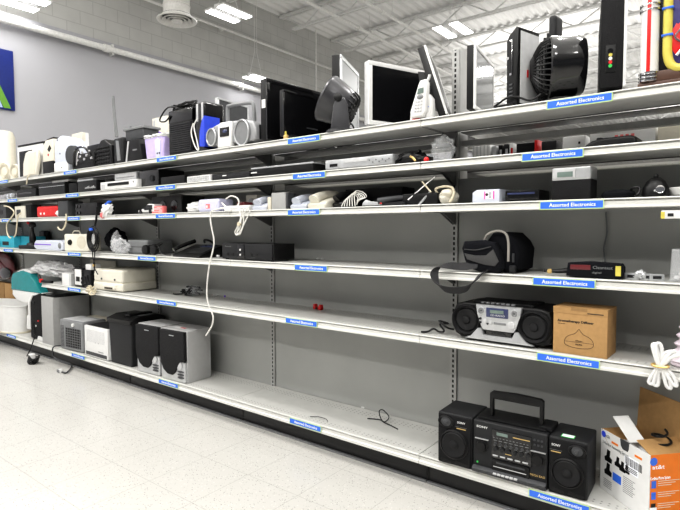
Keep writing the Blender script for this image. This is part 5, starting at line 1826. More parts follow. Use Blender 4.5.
t, w, h = far('white_ribbed_box', 'white ribbed box on the far side seen through the gap beside the upright', 'box', 472, 490, 145, .14, 'white')
g = G()
for i in range(5):
    g.box(-w * .45 + i * w * .2, -w * .45 + i * w * .2 + w * .06, -.002, .001, h * .1, h * .98)
g.out('ribs', 'light_grey', t)
for i, (l, r, mt, lab) in enumerate(((491, 496, 'silver', 'silver edged case nearest the white ribbed box beyond the gap'), (498, 502, 'black', 'thin black case beyond the gap'), (503.5, 508, 'charcoal', 'second thin dark case beyond the gap'), (509, 513, 'white', 'thin white case beside the red edged player beyond the gap'))):
    t, w, h = far('disc_case', lab, 'case', l, r, 146 - i, .13, mt)
    G().box(-w * .1, w * .4, -.002, .001, h * .2, h * .8).out('spine_label', 'light_grey' if mt != 'white' else 'red', t)
t, w, h = far('black_player', 'black player with red ends on the far side of the rack', 'player', 516, 534, 143, .15, 'black')
G().box(-w * .62, -w * .5, .0, .1, 0, h * .5, .002).out('red_end', 'red', t)
G().box(w * .505, w * .66, .0, .1, 0, h * 1.1, .002).out('red_end', 'red', t)
G().box(-w * .1, w * .15, -.002, .001, h * .4, h * .55).out('mark', 'mid_grey', t)
t, w, h = far('black_sleeve', 'black sleeve between the red ended player and the white goods beyond the gap', 'sleeve', 541, 556, 141, .14, 'charcoal')
G().box(-w * .4, w * .1, -.002, .001, h * .3, h * .6).out('mark', 'mid_grey', t)
t, w, h = far('white_machine', 'white machine with black vents seen through the gap', 'machine', 562, 585, 136, .15, 'white')
g = G()
for i in range(3):
    g.box(w * .2, w * .28, -.002, .001, h * (.3 + .2 * i), h * (.38 + .2 * i))
g.out('vents', 'black', t)
cx, w, h = put(2, 588, 641, 2.12, 135)
t = thing('black_flat_dock', 'long low rounded black dock on the second shelf', 'dock', (cx, 2.05, ZT[2]), R(-2))
w = X(641, 2.05, ZT[2]) - X(588, 2.05, ZT[2])
h = atY(620, 136, 2.05).z - ZT[2]
G().prism([(-w * .5, 0), (-w * .49, h * .4), (-w * .36, h * .8), (-w * .1, h), (w * .38, h), (w * .47, h * .85), (w * .5, h * .3), (w * .49, 0)], 0, .12, 'xz', .01, 3).out('body', 'black', t)
G().box(-w * .3, -w * .18, .02, .06, h * .8, h * 1.15, .005).out('dock_post', 'charcoal', t)
t, w, h = far('white_printed_box', 'long white box with orange print behind the black dock', 'box', 589, 655, 128, .14, 'white')
g = G()
for i in range(4):
    g.box(-w * .1 + .02 * i, -w * .1 + .02 * i + .012, -.002, .001, h * .55, h * .8)
g.out('orange_print', 'salmon', t)
t, w, h = far('cream_machine', 'cream tapered machine beyond the gap at the frame edge', 'machine', 657, 700, 123, .16, 'cream')
G().box(-w * .2, w * .15, -.002, .001, h * .05, h * .14).out('dark_slot', 'wood', t)
# ================================================================ top board
T1 = ZT[1]


def on1(px, Y):
    return Vector((X(px, Y, T1), Y, T1))


def h1(px, py, Y):
    return atY(px, py, Y).z - T1


# --- far end kitchen-white goods
q = on1(3, 2.06)
hh = h1(6, 131, 2.06)
w = X(13, 2.06, T1) - X(-9, 2.06, T1)
w = X(12, 2.18, T1) - X(-10, 2.18, T1)
hh = h1(6, 131, 2.18)
t = thing('air_purifier', 'tall cream air purifier with a bluish window at the far end of the top shelf', 'air purifier', (X(-.5, 2.18, T1), 2.18, T1))
G().lathe([(w * .47, 0), (w * .49, .01), (w * .46, hh * .9), (w * .4, hh), (0, hh)], n=36, sy=.5).out('tower', 'cream', t)
G().box(-w * .05, w * .27, -w * .25, -w * .1, hh * .4, hh * .74, .006).out('window', 'lcd_blue', t)
G().box(w * .02, w * .05, -w * .257, -w * .2, hh * .4, hh * .74).out('window_bar', 'white', t)
for px, py, r_, lab in ((3, 165, 9, 'cream round speaker dish nearest the far end of the top shelf'), (13, 167, 7.5, 'second cream round dish, in front of the black fronted white cabinet')):
    Y = 2.0
    c = atY(px, py, Y)
    rr = (atY(px, py - r_, Y).z - c.z)
    zz = T1 + rr * 1.02
    t = thing('round_dish', lab, 'heater', (X(px, Y, T1), Y + .015, zz), R(14))
    G().lathe([(0, -.045), (rr * .7, -.045), (rr, -.015), (rr, 0), (rr * .93, .008), (rr * .86, .0), (rr * .55, -.008), (rr * .5, .004), (rr * .3, .006), (0, .004)], (0, 0, 0), 'y', 36).out('dish', 'cream', t)
    G().ring((0, -.004, 0), rr * .72, .004, 'y', 32, 6).out('ring', 'beige', t)
    G().box(-rr * .5, rr * .5, .0, .05, -rr * 1.02, -rr * .8, .006).out('foot', 'cream', t)
cx, w, h = (X(18, 2.0, T1) + X(32, 2.0, T1)) / 2, X(32.5, 2.0, T1) - X(18, 2.0, T1), h1(25, 145, 2.0)
t = thing('white_cabinet_speaker', 'white framed cabinet with a tall black front panel on the top shelf', 'cabinet', (cx, 2.02, T1), R(4))
W = w * 1.5
G().box(-w * .55, W - w * .55, 0, .16, 0, h, .008, 3).out('shell', 'white', t)
G().box(-w * .42, w * .34, -.003, .004, h * .04, h * .84, .003).out('black_front', 'black', t)
G().prism([(0, h * .98), (-.004, h * 1.04), (.1, h * 1.09), (.2, h * .98)], -w * .5, W - w * .5, 'yz', .006).out('dark_top', 'charcoal', t)
cx, w, h = (X(23, 1.985, T1) + X(38, 1.985, T1)) / 2, X(39, 1.985, T1) - X(23.5, 1.985, T1), h1(33, 150, 1.985)
t = thing('ivory_phone_cover', 'ivory soft sided appliance with a dangling lead in front of the white cabinet', 'appliance', (cx, 1.985, T1), R(0))
G().prism([(-w * .5, h * .02), (-w * .46, h * .55), (-w * .28, h * .95), (-w * .1, h), (w * .45, h * .97), (w * .5, h * .6), (w * .34, h * .02)], 0, .03, 'xz', .012, 4).out('body', 'ivory', t)
G().prism([(-w * .12, h * .05), (-w * .04, h * .95), (w * .38, h * .93), (w * .28, h * .05)], -.006, .01, 'xz', .006, 3).out('front_pad', 'cream', t)
G().tube([(w * .02, -.01, .004), (w * .0, -.022, -.012), (-w * .06, -.02, -.04), (-w * .1, -.02, -.07)], .0055, 7).out('lead', 'cord_cream', t)
cx, w, h = (X(44, 1.998, T1) + X(53, 1.998, T1)) / 2, X(53.5, 1.998, T1) - X(44, 1.998, T1), h1(48, 140, 1.998)
t = thing('can_opener', 'cream panelled appliance with a black base and red dot on the top shelf', 'appliance', (cx, 1.998, T1), R(3))
G().prism([(-w * .5, h * .36), (-w * .48, h * .8), (-w * .2, h), (w * .5, h * 1.02), (w * .5, h * .36)], 0, .13, 'xz', .01, 3).out('body', 'cream', t)
G().box(-w * .5, w * .5, -.002, .13, 0, h * .37, .004).out('black_base', 'black', t)
G().prism([(-w * .46, h * .85), (-w * .2, h * 1.04), (w * .4, h * 1.08), (w * .45, h * .98), (-w * .15, h * .96)], .01, .12, 'xz', .006).out('black_cap', 'black', t)
G().prism([(w * .0, h * .72), (w * .2, h * .84), (w * .34, h * .74), (w * .14, h * .64)], -.003, .003).out('black_mark', 'black', t)
G().ball((w * .06, -.002, h * .56), (.009, .005, .009), sub=2).out('red_dot', 'red', t)
w = X(70.5, 2.0, T1) - X(55, 2.0, T1)
hh = h1(60, 135, 2.0)
t = thing('juice_extractor', 'white domed appliance with a dark round knob at its side on the top shelf', 'appliance', (X(61.5, 2.0, T1), 2.06, T1), R(5))
G().prism([(-w * .44, 0), (-w * .46, hh * .72), (-w * .34, hh * .92), (-w * .08, hh), (w * .22, hh * .93), (w * .42, hh * .7), (w * .46, hh * .3), (w * .3, 0)], -.055, .1, 'xz', .03, 4).out('dome', 'white_blue', t)
for a, b_ in ((-.1, .5), (-.02, .12), (-.22, .88)):
    G().ball((w * a, -.056, hh * b_), (.006, .004, .006), sub=2).out('screw', 'charcoal', t)
G().lathe([(0, 0), (hh * .26, 0), (hh * .25, .035), (hh * .16, .04), (0, .038)], (w * .52, -.03, hh * .42), 'y', 26).out('dark_knob', 'dark_grey', t)
G().box(-w * .44, w * .32, -.057, -.05, hh * .02, hh * .26, .004).out('base_panel', 'white', t)
tt, w, h = None, X(83, 2.24, T1) - X(73, 2.24, T1), h1(78, 133, 2.24)
t = thing('white_backing_box', 'small white box peeping up behind the domed appliance', 'box', (X(78, 2.24, T1), 2.24, T1))
G().box(-w / 2, w / 2, 0, .06, 0, h, .004).out('box', 'white', t)
G().box(-w / 2 - .0008, w / 2 + .0008, -.001, .03, h * .8, h + .001, .001).out('lid_flap', 'ivory', t)

# --- black portable stereo with chrome knobs
w = X(95, 1.998, T1) - X(71, 1.998, T1)
h = h1(84, 147, 1.998)
t = thing('portable_stereo', 'black portable stereo with chrome knobs and a separate ribbed side speaker', 'stereo', (X(83, 1.998, T1), 1.998, T1), R(-2))
G().box(-w * .5, w * .5, .0, .16, 0, h * .72, .01).out('body', 'black', t)
G().box(-w * .1, w * .7, .05, .16, h * .7, h * 1.12, .01).out('rear_block', 'black', t)
g = G()
g.tube([(-w * .36, -.008, h * .1), (-w * .3, -.014, h * .75), (-w * .1, -.012, h * 1.0), (w * .2, -.012, h * .9), (w * .4, -.01, h * .5)], .008, 8)
g.out('handle', 'black_gloss', t)
for i in range(7):
    G().lathe([(0, 0), (.013, 0), (.011, .01), (0, .011)], (w * (-.2 + .1 * i), .001, h * (.42 + .16 * (i % 3))), 'y', 14).out('chrome_knob', 'chrome', t)
G().tube([(-w * .25, -.006, h * .2), (-w * .2, -.006, h * .7), (-w * .14, -.006, h * .8)], .006, 8).out('chrome_bar', 'chrome', t)
g = G()
for i in range(6):
    g.box(-w * .45, w * .45, -.004, .001, h * (.05 + .05 * i), h * (.07 + .05 * i))
g.out('grille_bars', 'charcoal', t)
sw = X(112, 1.998, T1) - X(95, 1.998, T1)
sh = h1(104, 139, 1.998)
g = G().prism([(w * .5 + .002, sh * .02), (w * .54, sh * .7), (w * .5 + sw * .35, sh * .98), (w * .5 + sw * .55, sh), (w * .5 + sw * .98, sh * .72), (w * .5 + sw, 0)], .01, .15, 'xz', .012, 3)
sp = g.out('side_speaker', 'black', t)
g = G()
for i in range(6):
    for j in range(5):
        g.ball((w * .56 + i * sw * .145, .008, sh * (.12 + .14 * j)), (sw * .06, .008, sh * .055), sub=1)
g.out('quilted_grille', 'grille', sp)
# --- portable radio with raised aerial, dark boxes
w = X(122, 1.998, T1) - X(112.5, 1.998, T1)
h = h1(118, 137.5, 1.998)
t = thing('aerial_radio', 'dark rounded radio with its silver aerial raised on the top shelf', 'radio', (X(117.5, 1.998, T1), 1.998, T1), R(-6))
G().box(-w * .5, w * .6, 0, .09, 0, h, .02, 4).out('body', 'charcoal', t)
G().prism([(w * .05, h * .1), (-w * .1, h * .9), (w * .25, h * .86), (w * .45, h * .1)], -.006, .004, 'xz', .006).out('grey_strap', 'mid_grey', t)
i_ = t.matrix_world
a0 = Vector((X(117.5, 1.998, T1), 1.998, T1))
M_ = Matrix.Rotation(R(6), 3, 'Z')
G().tube([M_ @ (atY(116.8, 137, 2.03) - a0), M_ @ (atY(114.5, 116, 2.02) - a0), M_ @ (atY(113, 96, 2.01) - a0)], lambda u: .0125 - .002 * u, 8, 3).out('aerial', 'mid_grey', t)
w = X(143, 1.998, T1) - X(125.5, 1.998, T1)
h = h1(134, 139, 1.998)
t = thing('black_file_box', 'black leaning box beside the lavender tub on the top shelf', 'box', (X(134, 1.998, T1), 1.998, T1), R(-2))
G().prism([(-w * .5, 0), (-w * .34, h * .96), (-w * .2, h), (w * .32, h * .97), (w * .5, h * .02)], 0, .14, 'xz', .008).out('body', 'black', t)
G().prism([(-w * .5, .004), (-w * .34, h * .95), (-w * .26, h * .95), (-w * .42, .004)], -.004, .01, 'xz', .002).out('grey_edge', 'light_grey', t)
G().box(-w * .05, w * .2, -.003, .002, h * .48, h * .54).out('badge', 'mid_grey', t)
h2 = h1(133, 127, 2.02) - h
w2 = X(142, 2.02, T1) - X(122, 2.02, T1)
t = thing('grey_parts_bin', 'dark grey lidded bin sitting on the black leaning box', 'bin', (X(134.5, 2.02, T1), 2.02, T1 + h + .001), R(2))
G().box(-w2 * .4, w2 * .45, 0, .12, 0, h2 * .85, .006).out('tub', 'dark_grey', t)
G().box(-w2 * .48, w2 * .5, -.008, .128, h2 * .78, h2, .006).out('lid', 'mid_grey', t)
G().prism([(-w2 * .5, h2 * .8), (-w2 * .3, h2 * 1.15), (-w2 * .22, h2 * 1.0)], .02, .1, 'xz', .004).out('clip', 'charcoal', t)
# --- lavender tub and boxed item with purple stripe
w = X(164, 1.998, T1) - X(144, 1.998, T1)
h = h1(154, 136, 1.998)
t = thing('lavender_tub', 'lavender plastic tub with white crumpled contents on the top shelf', 'tub', (X(154, 1.998, T1), 2.03, T1))
G().prism([(-w * .4, 0), (-w * .5, h * .92), (-w * .44, h), (w * .46, h), (w * .52, h * .92), (w * .42, 0)], -.03, .1, 'xz', .014, 3).out('tub', 'lavender', t)
G().prism([(w * .1, h * .03), (w * .06, h * .8), (w * .2, h * .9), (w * .34, h * .8), (w * .32, h * .03)], -.036, -.02, 'xz', .006).out('spout', 'pale_lavender', t)
g = G()
for i in range(6):
    g.ball((-w * .4 + w * .17 * i, .02, h * 1.0), (w * .14, .06, h * .13), .35, 3, i, 3)
g.out('white_contents', 'white', t)
for k in range(2):
    G().ball((w * (.2 + .1 * k), -.037, h * .2), (.006, .004, .006), sub=2).out('dark_stud', 'charcoal', t)
w = X(168, 2.2, T1) - X(153, 2.2, T1)
h = h1(160, 117, 2.2)
t = thing('purple_stripe_box', 'white box with a slanting purple stripe behind the lavender tub', 'box', (X(160.5, 2.2, T1), 2.2, T1))
G().box(-w / 2, w / 2, 0, .08, 0, h, .003).out('carton', 'ivory', t)
G().prism([(-w * .4, h * .78), (w * .45, h * .58), (w * .45, h * .52), (-w * .4, h * .7)], -.0015, .001).out('purple_stripe', 'purple', t)
G().prism([(-w * .42, h * .6), (-w * .3, h * .6), (-w * .3, h * .96), (-w * .42, h * .94)], -.0015, .001).out('grey_print', 'light_grey', t)
# --- black ribbed heater with cable heap, black/white cylinder pair
w = X(193, 1.998, T1) - X(169.5, 1.998, T1)
h = h1(180, 105, 1.998)
t = thing('ribbed_tower', 'tall black ribbed tower with a heap of cable on its top', 'tower', (X(181, 1.998, T1), 1.998, T1), R(0))
G().box(-w * .5, w * .5, 0, .15, 0, h * .92, .006).out('body', 'black', t)
g = G()
for i in range(14):
    g.box(-w * .46, w * .46, -.006, .002, h * (.06 + .042 * i), h * (.08 + .042 * i))
g.out('ribs', 'black_gloss', t)
G().box(-w * .5, w * .5, -.002, .15, h * .66, h * .9, .004).out('smooth_head', 'black_gloss', t)
g = G()
for j in range(6):
    r2 = random.Random(j + 90)
    g.tube([(r2.uniform(-.55, .5) * w, r2.uniform(.0, .1), h * (.93 + r2.uniform(0, .16))) for i in range(6)], .005, 6, 4)
g.tube([(-w * .1, .01, h * .95), (-w * .5, -.005, h * 1.0), (-w * .85, -.01, h * .78), (-w * .6, -.01, h * .72), (-w * .4, -.006, h * .82)], .005, 7)
g.out('cable_heap', 'black', t)
w = X(207, 1.998, T1) - X(194, 1.998, T1)
h = h1(200, 102, 1.998)
t = thing('black_speaker_column', 'black column speaker with white streaks and a bright blue side panel', 'speaker', (X(200, 1.998, T1), 2.0, T1), R(-4))
G().box(-w * .45, w * .42, 0, .14, 0, h, .014, 3).out('column', 'black_gloss', t)
for a in (-.25, .18):
    G().box(w * a, w * (a + .14), -.004, .002, h * .62, h * .98, .004).out('white_streak', 'light_grey', t)
G().prism([(w * .05, h * .1), (w * .1, h * .4), (w * .3, h * .62), (w * .5, h * .7), (w * .5, h * .08)], -.012, .1, 'xz', .004).out('blue_panel', 'blue', t)
G().tube([(-w * .4, -.012, h * .6), (-w * .5, -.02, h * .4), (-w * .2, -.02, h * .12), (w * .1, -.02, h * .02), (w * .0, -.02, h * .2), (-w * .3, -.016, h * .52), (-w * .05, -.014, h * .66)], .004, 7).out('grey_lead', 'cord_white', t)
G().box(-w * .62, w * .75, -.015, .01, .0, .012, .004).out('stand', 'black', t)
# --- silver CD radio and silver frame behind
w = X(253, 1.998, T1) - X(206, 1.998, T1)
h = h1(230, 121, 1.998)
hb2 = h1(230, 122, 1.998)
t = thing('silver_cd_radio', 'rounded silver CD radio with a carry handle on the top shelf', 'boombox', (X(230, 1.998, T1), 1.998, T1), R(2))
d = .2
P_ = [(-w * .5, h * .35), (-w * .49, h * .62), (-w * .42, h * .84), (-w * .28, h * .96), (0, h), (w * .3, h * .98), (w * .45, h * .86), (w * .5, h * .6), (w * .5, h * .2), (w * .44, .02), (-w * .42, .02), (-w * .48, h * .16)]
G().prism(P_, .0, d, 'xz', .014, 3).out('body', 'silver_body', t)
c_ = G().prism([(-w * .23, h * .02), (-w * .21, h * .93), (-w * .16, h * .98), (w * .06, h * .98), (w * .07, h * .9), (w * .05, h * .02)], -.012, .02, 'xz', .008, 3).out('centre_panel', 'white', t)
G().box(-w * .17, w * .02, -.016, -.008, h * .42, h * .78, .006, 3).out('dark_display', 'black_gloss', c_)
G().ball((-w * .06, -.016, h * .62), (w * .05, .003, h * .07), sub=2).out('blue_screen', 'lcd_blue', c_)
for s, r_ in ((-.36, .105), (.26, .15)):
    sp = G().lathe([(0, 0), (w * r_, 0), (w * r_, .01), (w * r_ * .9, .016), (w * r_ * .82, .01), (0, .012)], (w * s, .002, h * .48), 'y', 36, sy=1.25).out('speaker_grille', 'mid_grey', t)
    G().ring((w * s, -.012, h * .48), w * r_ * .92, .004, 'y', 32, 6, sz=1.25).out('ring', 'silver', sp)
G().box(w * .5 - .004, w * .5 + .004, .03, d - .02, h * .2, h * .75, .003).out('dark_side_port', 'charcoal', t)
g = G()
zt_ = h1(235, 105, 2.06)
g.tube([(-w * .2, .06, h * .9), (-w * .2, .06, zt_ * .94), (-w * .14, .06, zt_), (w * .24, .06, zt_ * .98), (w * .32, .06, zt_ * .9), (w * .34, .06, h * .8)], .011, 10, 4)
g.out('carry_handle', 'mid_grey', t)


# --- flat panels standing across the shelf
def panel(name, label, cat, px, Y, top, az, Wd, thick, bezel, screen, mt, lean=0., foot=True, bw=.02, tilt=0.):
    """flat panel whose near upright edge stands in column px on plane Y; az = bearing of its width from +y toward +x"""
    q = on1(px, Y)
    h = h1(px, top, Y)
    t = thing(name, label, cat, q, R(90 - az), None, tilt, lean)
    z0 = .02 if foot else 0
    G().box(0, Wd, .004, thick, z0, h, .005).out('back_shell', mt, t)
    fr_ = G()
    fr_.box(0, Wd, -.004, .006, h - bw, h, .002).box(0, Wd, -.004, .006, z0, z0 + bw, .002).box(0, bw, -.004, .006, z0 + bw, h - bw, .002).box(Wd - bw, Wd, -.004, .006, z0 + bw, h - bw, .002)
    fr_.out('bezel', bezel, t)
    G().box(bw, Wd - bw, -.001, .005, z0 + bw, h - bw).out('screen', screen, t)
    if foot:
        G().box(Wd * .35, Wd * .65, .0, thick, 0, z0 + .01, .003).out('foot', mt, t)
    return t, h


t, h = panel('television', 'big flat black television standing across the top shelf', 'TV', 267, 2.02, 77.5, 4, .62, .05, 'black_gloss', 'screen', 'black', bw=.022)
G().box(-.001, .0005, .01, .04, h * .55, h * .68).out('side_label', 'white', t)
t, h = panel('black_monitor', 'smaller black monitor in front of the big television', 'monitor', 283.5, 2.0, 89, 6, .4, .03, 'black_gloss', 'screen', 'black', bw=.014)
G().box(.16, .24, -.006, -.003, h * .3, h * .33).out('badge', 'dark_grey', t)
q = on1(285.5, 1.985)
t = thing('yellow_plug', 'tiny yellow plug on the top shelf edge at the foot of the black monitor', 'plug', (q.x, 1.987, T1))
G().box(-.012, .012, -.006, .008, .0, .02, .003).out('plug_body', 'gold', t)
G().cyl((0, .0, .018), .005, .02, 'z', 10).out('stem', 'yellow', t)
# silver framed panel, white framed monitor
t, h = panel('silver_framed_panel', 'silver framed grey panel seen nearly edge on beside the white framed monitor', 'monitor', 341, 2.2, 54, -21, .36, .05, 'silver', 'screen_grey', 'black', bw=.022)
t, h = panel('white_framed_monitor', 'white framed monitor with a black screen on the top shelf', 'monitor', 368.5, 2.02, 60, 21, .36, .035, 'white', 'screen', 'light_grey', bw=.02)
t, h = panel('leaning_monitor', 'thin black and white edged monitor leaning over behind the cordless phone', 'monitor', 444, 2.05, 41, 6, .3, .035, 'white', 'black', 'black', lean=0, foot=False, bw=.012)
t.rotation_mode = 'XYZ'
q = atY(448.5, 117, 2.05)
tp_ = atY(423, 40, 2.05)
ang_ = math.atan2(q.x - tp_.x, tp_.z - T1)
M_ = Matrix.Translation(Vector((X(447, 2.05, T1), 2.05, T1 + .022))) @ Matrix.Rotation(-ang_, 4, 'Y') @ Matrix.Rotation(R(108), 4, 'Z')
t.matrix_world = M_
G().prism([(.0, .02), (.0, h * .7), (.07, h * .82), (.09, h * .45), (.05, .1)], .08, .22, 'yz', .012).out('rear_bulge', 'black', t)
t, h = panel('chrome_framed_monitor', 'white edged monitor with a mirror like screen beside the slotted upright', 'monitor', 474.5, 2.02, 44, -9, .33, .034, 'white', 'screen_mirror', 'black', bw=.014)
G().prism([(.033, h * .2), (.033, h * .8), (.05, h * .66), (.05, h * .3)], .06, .3, 'yz', .008).out('rear_housing', 'black', t)

# --- two table fans
t, h = panel('picture_frame', 'silver edged dark panel standing behind the silver CD radio', 'monitor', 218.5, 2.215, 97, -8, .3, .025, 'silver', 'dark_grey', 'light_grey', bw=.012)
cf = atY(338, 104, 2.11)
hp = cf.z - T1
t = thing('table_fan', 'black and grey table fan tilted upward in front of the televisions', 'fan', (cf.x, 2.11, T1), 0)
G().prism([(-.036, 0), (.06, 0), (.056, .03), (.046, hp * .8), (.032, hp * 1.0), (-.004, hp * 1.0), (-.022, hp * .8), (-.034, .03)], -.135, -.112, 'xz', .006, 3).xf(Matrix.Rotation(YAW, 4, 'Z')).out('base_column', 'shell_grey', t)
G().lathe([(0, 0), (.066, 0), (.062, .012), (.05, .02), (0, .022)], (0, -.01, 0), n=30).xf(Matrix.Translation((.06, -.06, 0))).out('foot', 'charcoal', t)
ax = (RT * -.88 + UP * .47 + _fw * .12).normalized()
Mh = Matrix.Translation((0, .0, hp)) @ ax.to_track_quat('Z', 'Y').to_matrix().to_4x4() @ Matrix.Scale(1.16, 4)
hd = G().lathe([(.03, -.075), (.055, -.074), (.066, -.066), (.082, -.03), (.094, .015), (.1, .045), (.103, .052), (.1, .06), (.093, .058), (.09, .05), (.06, -.06), (.03, -.064)], n=48, shut=True)
hd.xf(Mh)
hd = hd.out('head_shell', 'shell_grey', t)
G().lathe([(0, -.078), (.05, -.076), (.064, -.068), (.07, -.052), (0, -.05)], n=36).xf(Mh).out('rear_cap', 'black', hd)
g = G()
for k in range(5):
    g.ring((0, 0, .056), .018 + .017 * k, .002, 'z', 32, 5)
for k in range(12):
    a = 2 * PI * k / 12
    g.tube([(.012 * math.cos(a), .012 * math.sin(a), .056), (.094 * math.cos(a), .094 * math.sin(a), .056)], .0016, 5, 0)
g.xf(Mh).out('front_grille', 'black', t)
for k in range(3):
    bl = G().box(.012, .08, -.028, .028, -.002, .002, .001)
    bl.xf(Mh @ Matrix.Rotation(2 * PI * k / 3, 4, 'Z') @ Matrix.Translation((0, 0, .03)) @ Matrix.Rotation(R(25), 4, 'X'))
    bl.out('blade', 'charcoal', t)
g = G()
for k in range(20):
    a = 2 * PI * k / 20
    g.tube([(.035 * math.cos(a), .035 * math.sin(a), -.08), (.062 * math.cos(a), .062 * math.sin(a), -.076), (.077 * math.cos(a), .077 * math.sin(a), -.05)], .0028, 5)
g.xf(Mh).out('rear_ribs', 'black', hd)
pk = -_fw * .133
G().lathe([(0, 0), (.019, 0), (.019, .008), (.012, .011), (0, .011)]).xf(Matrix.Translation(Vector((pk.x, pk.y, hp))) @ (-_fw).to_track_quat('Z', 'Y').to_matrix().to_4x4()).out('pivot_knob', 'black', t)
G().tube([(.07, -.02, .012), (.1, -.03, .05), (.12, -.03, .02), (.09, -.04, .006), (.14, -.045, .006), (.11, -.045, .02)], .004, 7).out('lead', 'black', t)
c = atY(559.5, 68, 2.09)
t = thing('drum_fan', 'big glossy black drum fan facing along the top shelf', 'fan', (c.x, 2.09, T1), R(22))
hp = c.z - T1
Mh = Matrix.Translation((-.005, 0, hp)) @ Matrix.Rotation(R(90), 4, 'Y')
r_ = .112
g = G().lathe([(r_ * .99, -.035), (r_ * 1.03, -.03), (r_ * 1.03, -.012), (r_ * 1.0, -.005), (r_ * .99, .05), (r_ * .93, .08), (r_ * .86, .088), (r_ * .84, .082), (r_ * .9, .05), (r_ * .9, -.03)], n=48, shut=True)
g.xf(Mh).out('drum', 'black_gloss', t)
g = G()
for k in range(34):
    a = 2 * PI * k / 34
    g.tube([(r_ * .98 * math.cos(a), r_ * .98 * math.sin(a), -.03), (r_ * .82 * math.cos(a), r_ * .82 * math.sin(a), -.065), (r_ * .45 * math.cos(a), r_ * .45 * math.sin(a), -.088)], .0032, 5, 3)
g.xf(Mh).out('rear_grille', 'black', t)
G().lathe([(0, -.1), (r_ * .3, -.1), (r_ * .46, -.09), (r_ * .48, -.08), (0, -.075)], n=28).xf(Mh).out('motor_cap', 'black', t)
g = G()
for k in range(6):
    g.ring((0, 0, .08 - .004 * abs(k - 2)), r_ * (.14 + .15 * k), .0024, 'z', 36, 5)
g.xf(Mh).out('front_grille', 'black', t)
G().lathe([(0, .07), (r_ * .22, .072), (r_ * .2, .084), (0, .088)], n=24).xf(Mh).out('hub', 'charcoal', t)
for k in range(4):
    bl = G().box(.015, r_ * .85, -.03, .03, -.0015, .0015, .001)
    bl.xf(Mh @ Matrix.Rotation(PI * k / 2, 4, 'Z') @ Matrix.Translation((0, 0, .025)) @ Matrix.Rotation(R(28), 4, 'X'))
    bl.out('blade', 'charcoal', t)
G().prism([(-.07, 0), (.08, 0), (.07, .01), (.02, hp - r_ * 1.03), (-.02, hp - r_ * 1.03), (-.06, .01)], -.05, .06, 'xz', .004).out('foot', 'black', t)
# --- router behind the drum fan
w = X(562, 2.2, T1) - X(536, 2.2, T1)
h = h1(555, 15, 2.24)
t = thing('finned_router', 'upright black finned box rising behind the big drum fan', 'device', (X(544, 2.24, T1), 2.245, T1), R(-8))
for i in range(5):
    hh_ = h * (.7 + .035 * i)
    G().box(-w * .5 + i * w * .13, -w * .5 + i * w * .13 + w * .1, 0, .05, .012, hh_, .003).out('fin', 'black', t)
G().box(w * .14, w * .46, -.012, .06, .012, h, .02, 4).out('round_slab', 'charcoal', t)
G().box(-w * .52, w * .5, -.012, .06, 0, .014, .003).out('foot', 'black', t)
# --- black console standing upright
w = X(521, 2.0, T1) - X(503.5, 2.0, T1)
h = h1(512, 32, 2.0)
t = thing('upright_console', 'black console standing upright with a chrome slot and pale side cover', 'console', (X(512, 2.0, T1), 2.0, T1), R(-18))
G().prism([(-w * .42, .004), (-w * .46, h * .9), (-w * .3, h * .97), (w * .2, h * 1.06), (w * .36, h * 1.04), (w * .3, h * .5), (w * .34, .004)], 0, .13, 'xz', .008, 3).out('shell', 'black', t)
G().box(-w * .16, w * .02, -.006, .002, h * .42, h * .9, .003).out('chrome_slot', 'chrome', t)
G().box(-w * .12, -w * .02, -.008, -.004, h * .45, h * .87).out('slot_inner', 'black', t)
G().cyl((-w * .3, .001, h * .66), .006, .005, 'y', 14).out('power_button', 'chrome', t)
g = G()
for i in range(4):
    g.box(-w * .18, w * .04, -.004, .001, h * (.14 + .05 * i), h * (.16 + .05 * i))
g.out('vent_marks', 'dark_grey', t)
G().prism([(.012, .01), (.012, h * 1.0), (.125, h * .99), (.125, .01)], w * .37, w * .40, 'yz', .004).out('pale_cover', 'light_grey', t)
G().box(w * .4, w * .415, .05, .06, h * .4, h * .5).out('red_mark', 'red', t)
cord('fan_cable', 'black lead trailing on the top shelf from the drum fan past the console', [on1(p_, y_) + Vector((0, 0, z_)) for p_, y_, z_ in ((541, 2.0, .03), (530, 1.992, .012), (518, 1.99, .03), (508, 1.99, .034), (500, 1.99, .02), (494, 1.99, .006), (500, 1.987, .005), (512, 1.986, .008))], .004, 'black')
# --- tall television edge on
t, h = panel('edge_on_television', 'tall black television seen from its side with a row of coloured sockets', 'TV', 624.5, 2.02, -14, -13, .46, .075, 'white', 'screen', 'black_matte', bw=.016)
for i, mt in enumerate(('black_gloss', 'yellow', 'white', 'red', 'green')):
    G().cyl((.001, .045, h * (.4 - .035 * i)), .006 if i else .009, -.006, 'x', 14).out('socket', mt, t)
G().box(-.002, .003, .03, .06, h * .2, h * .46, .001).out('socket_plate', 'black', t)
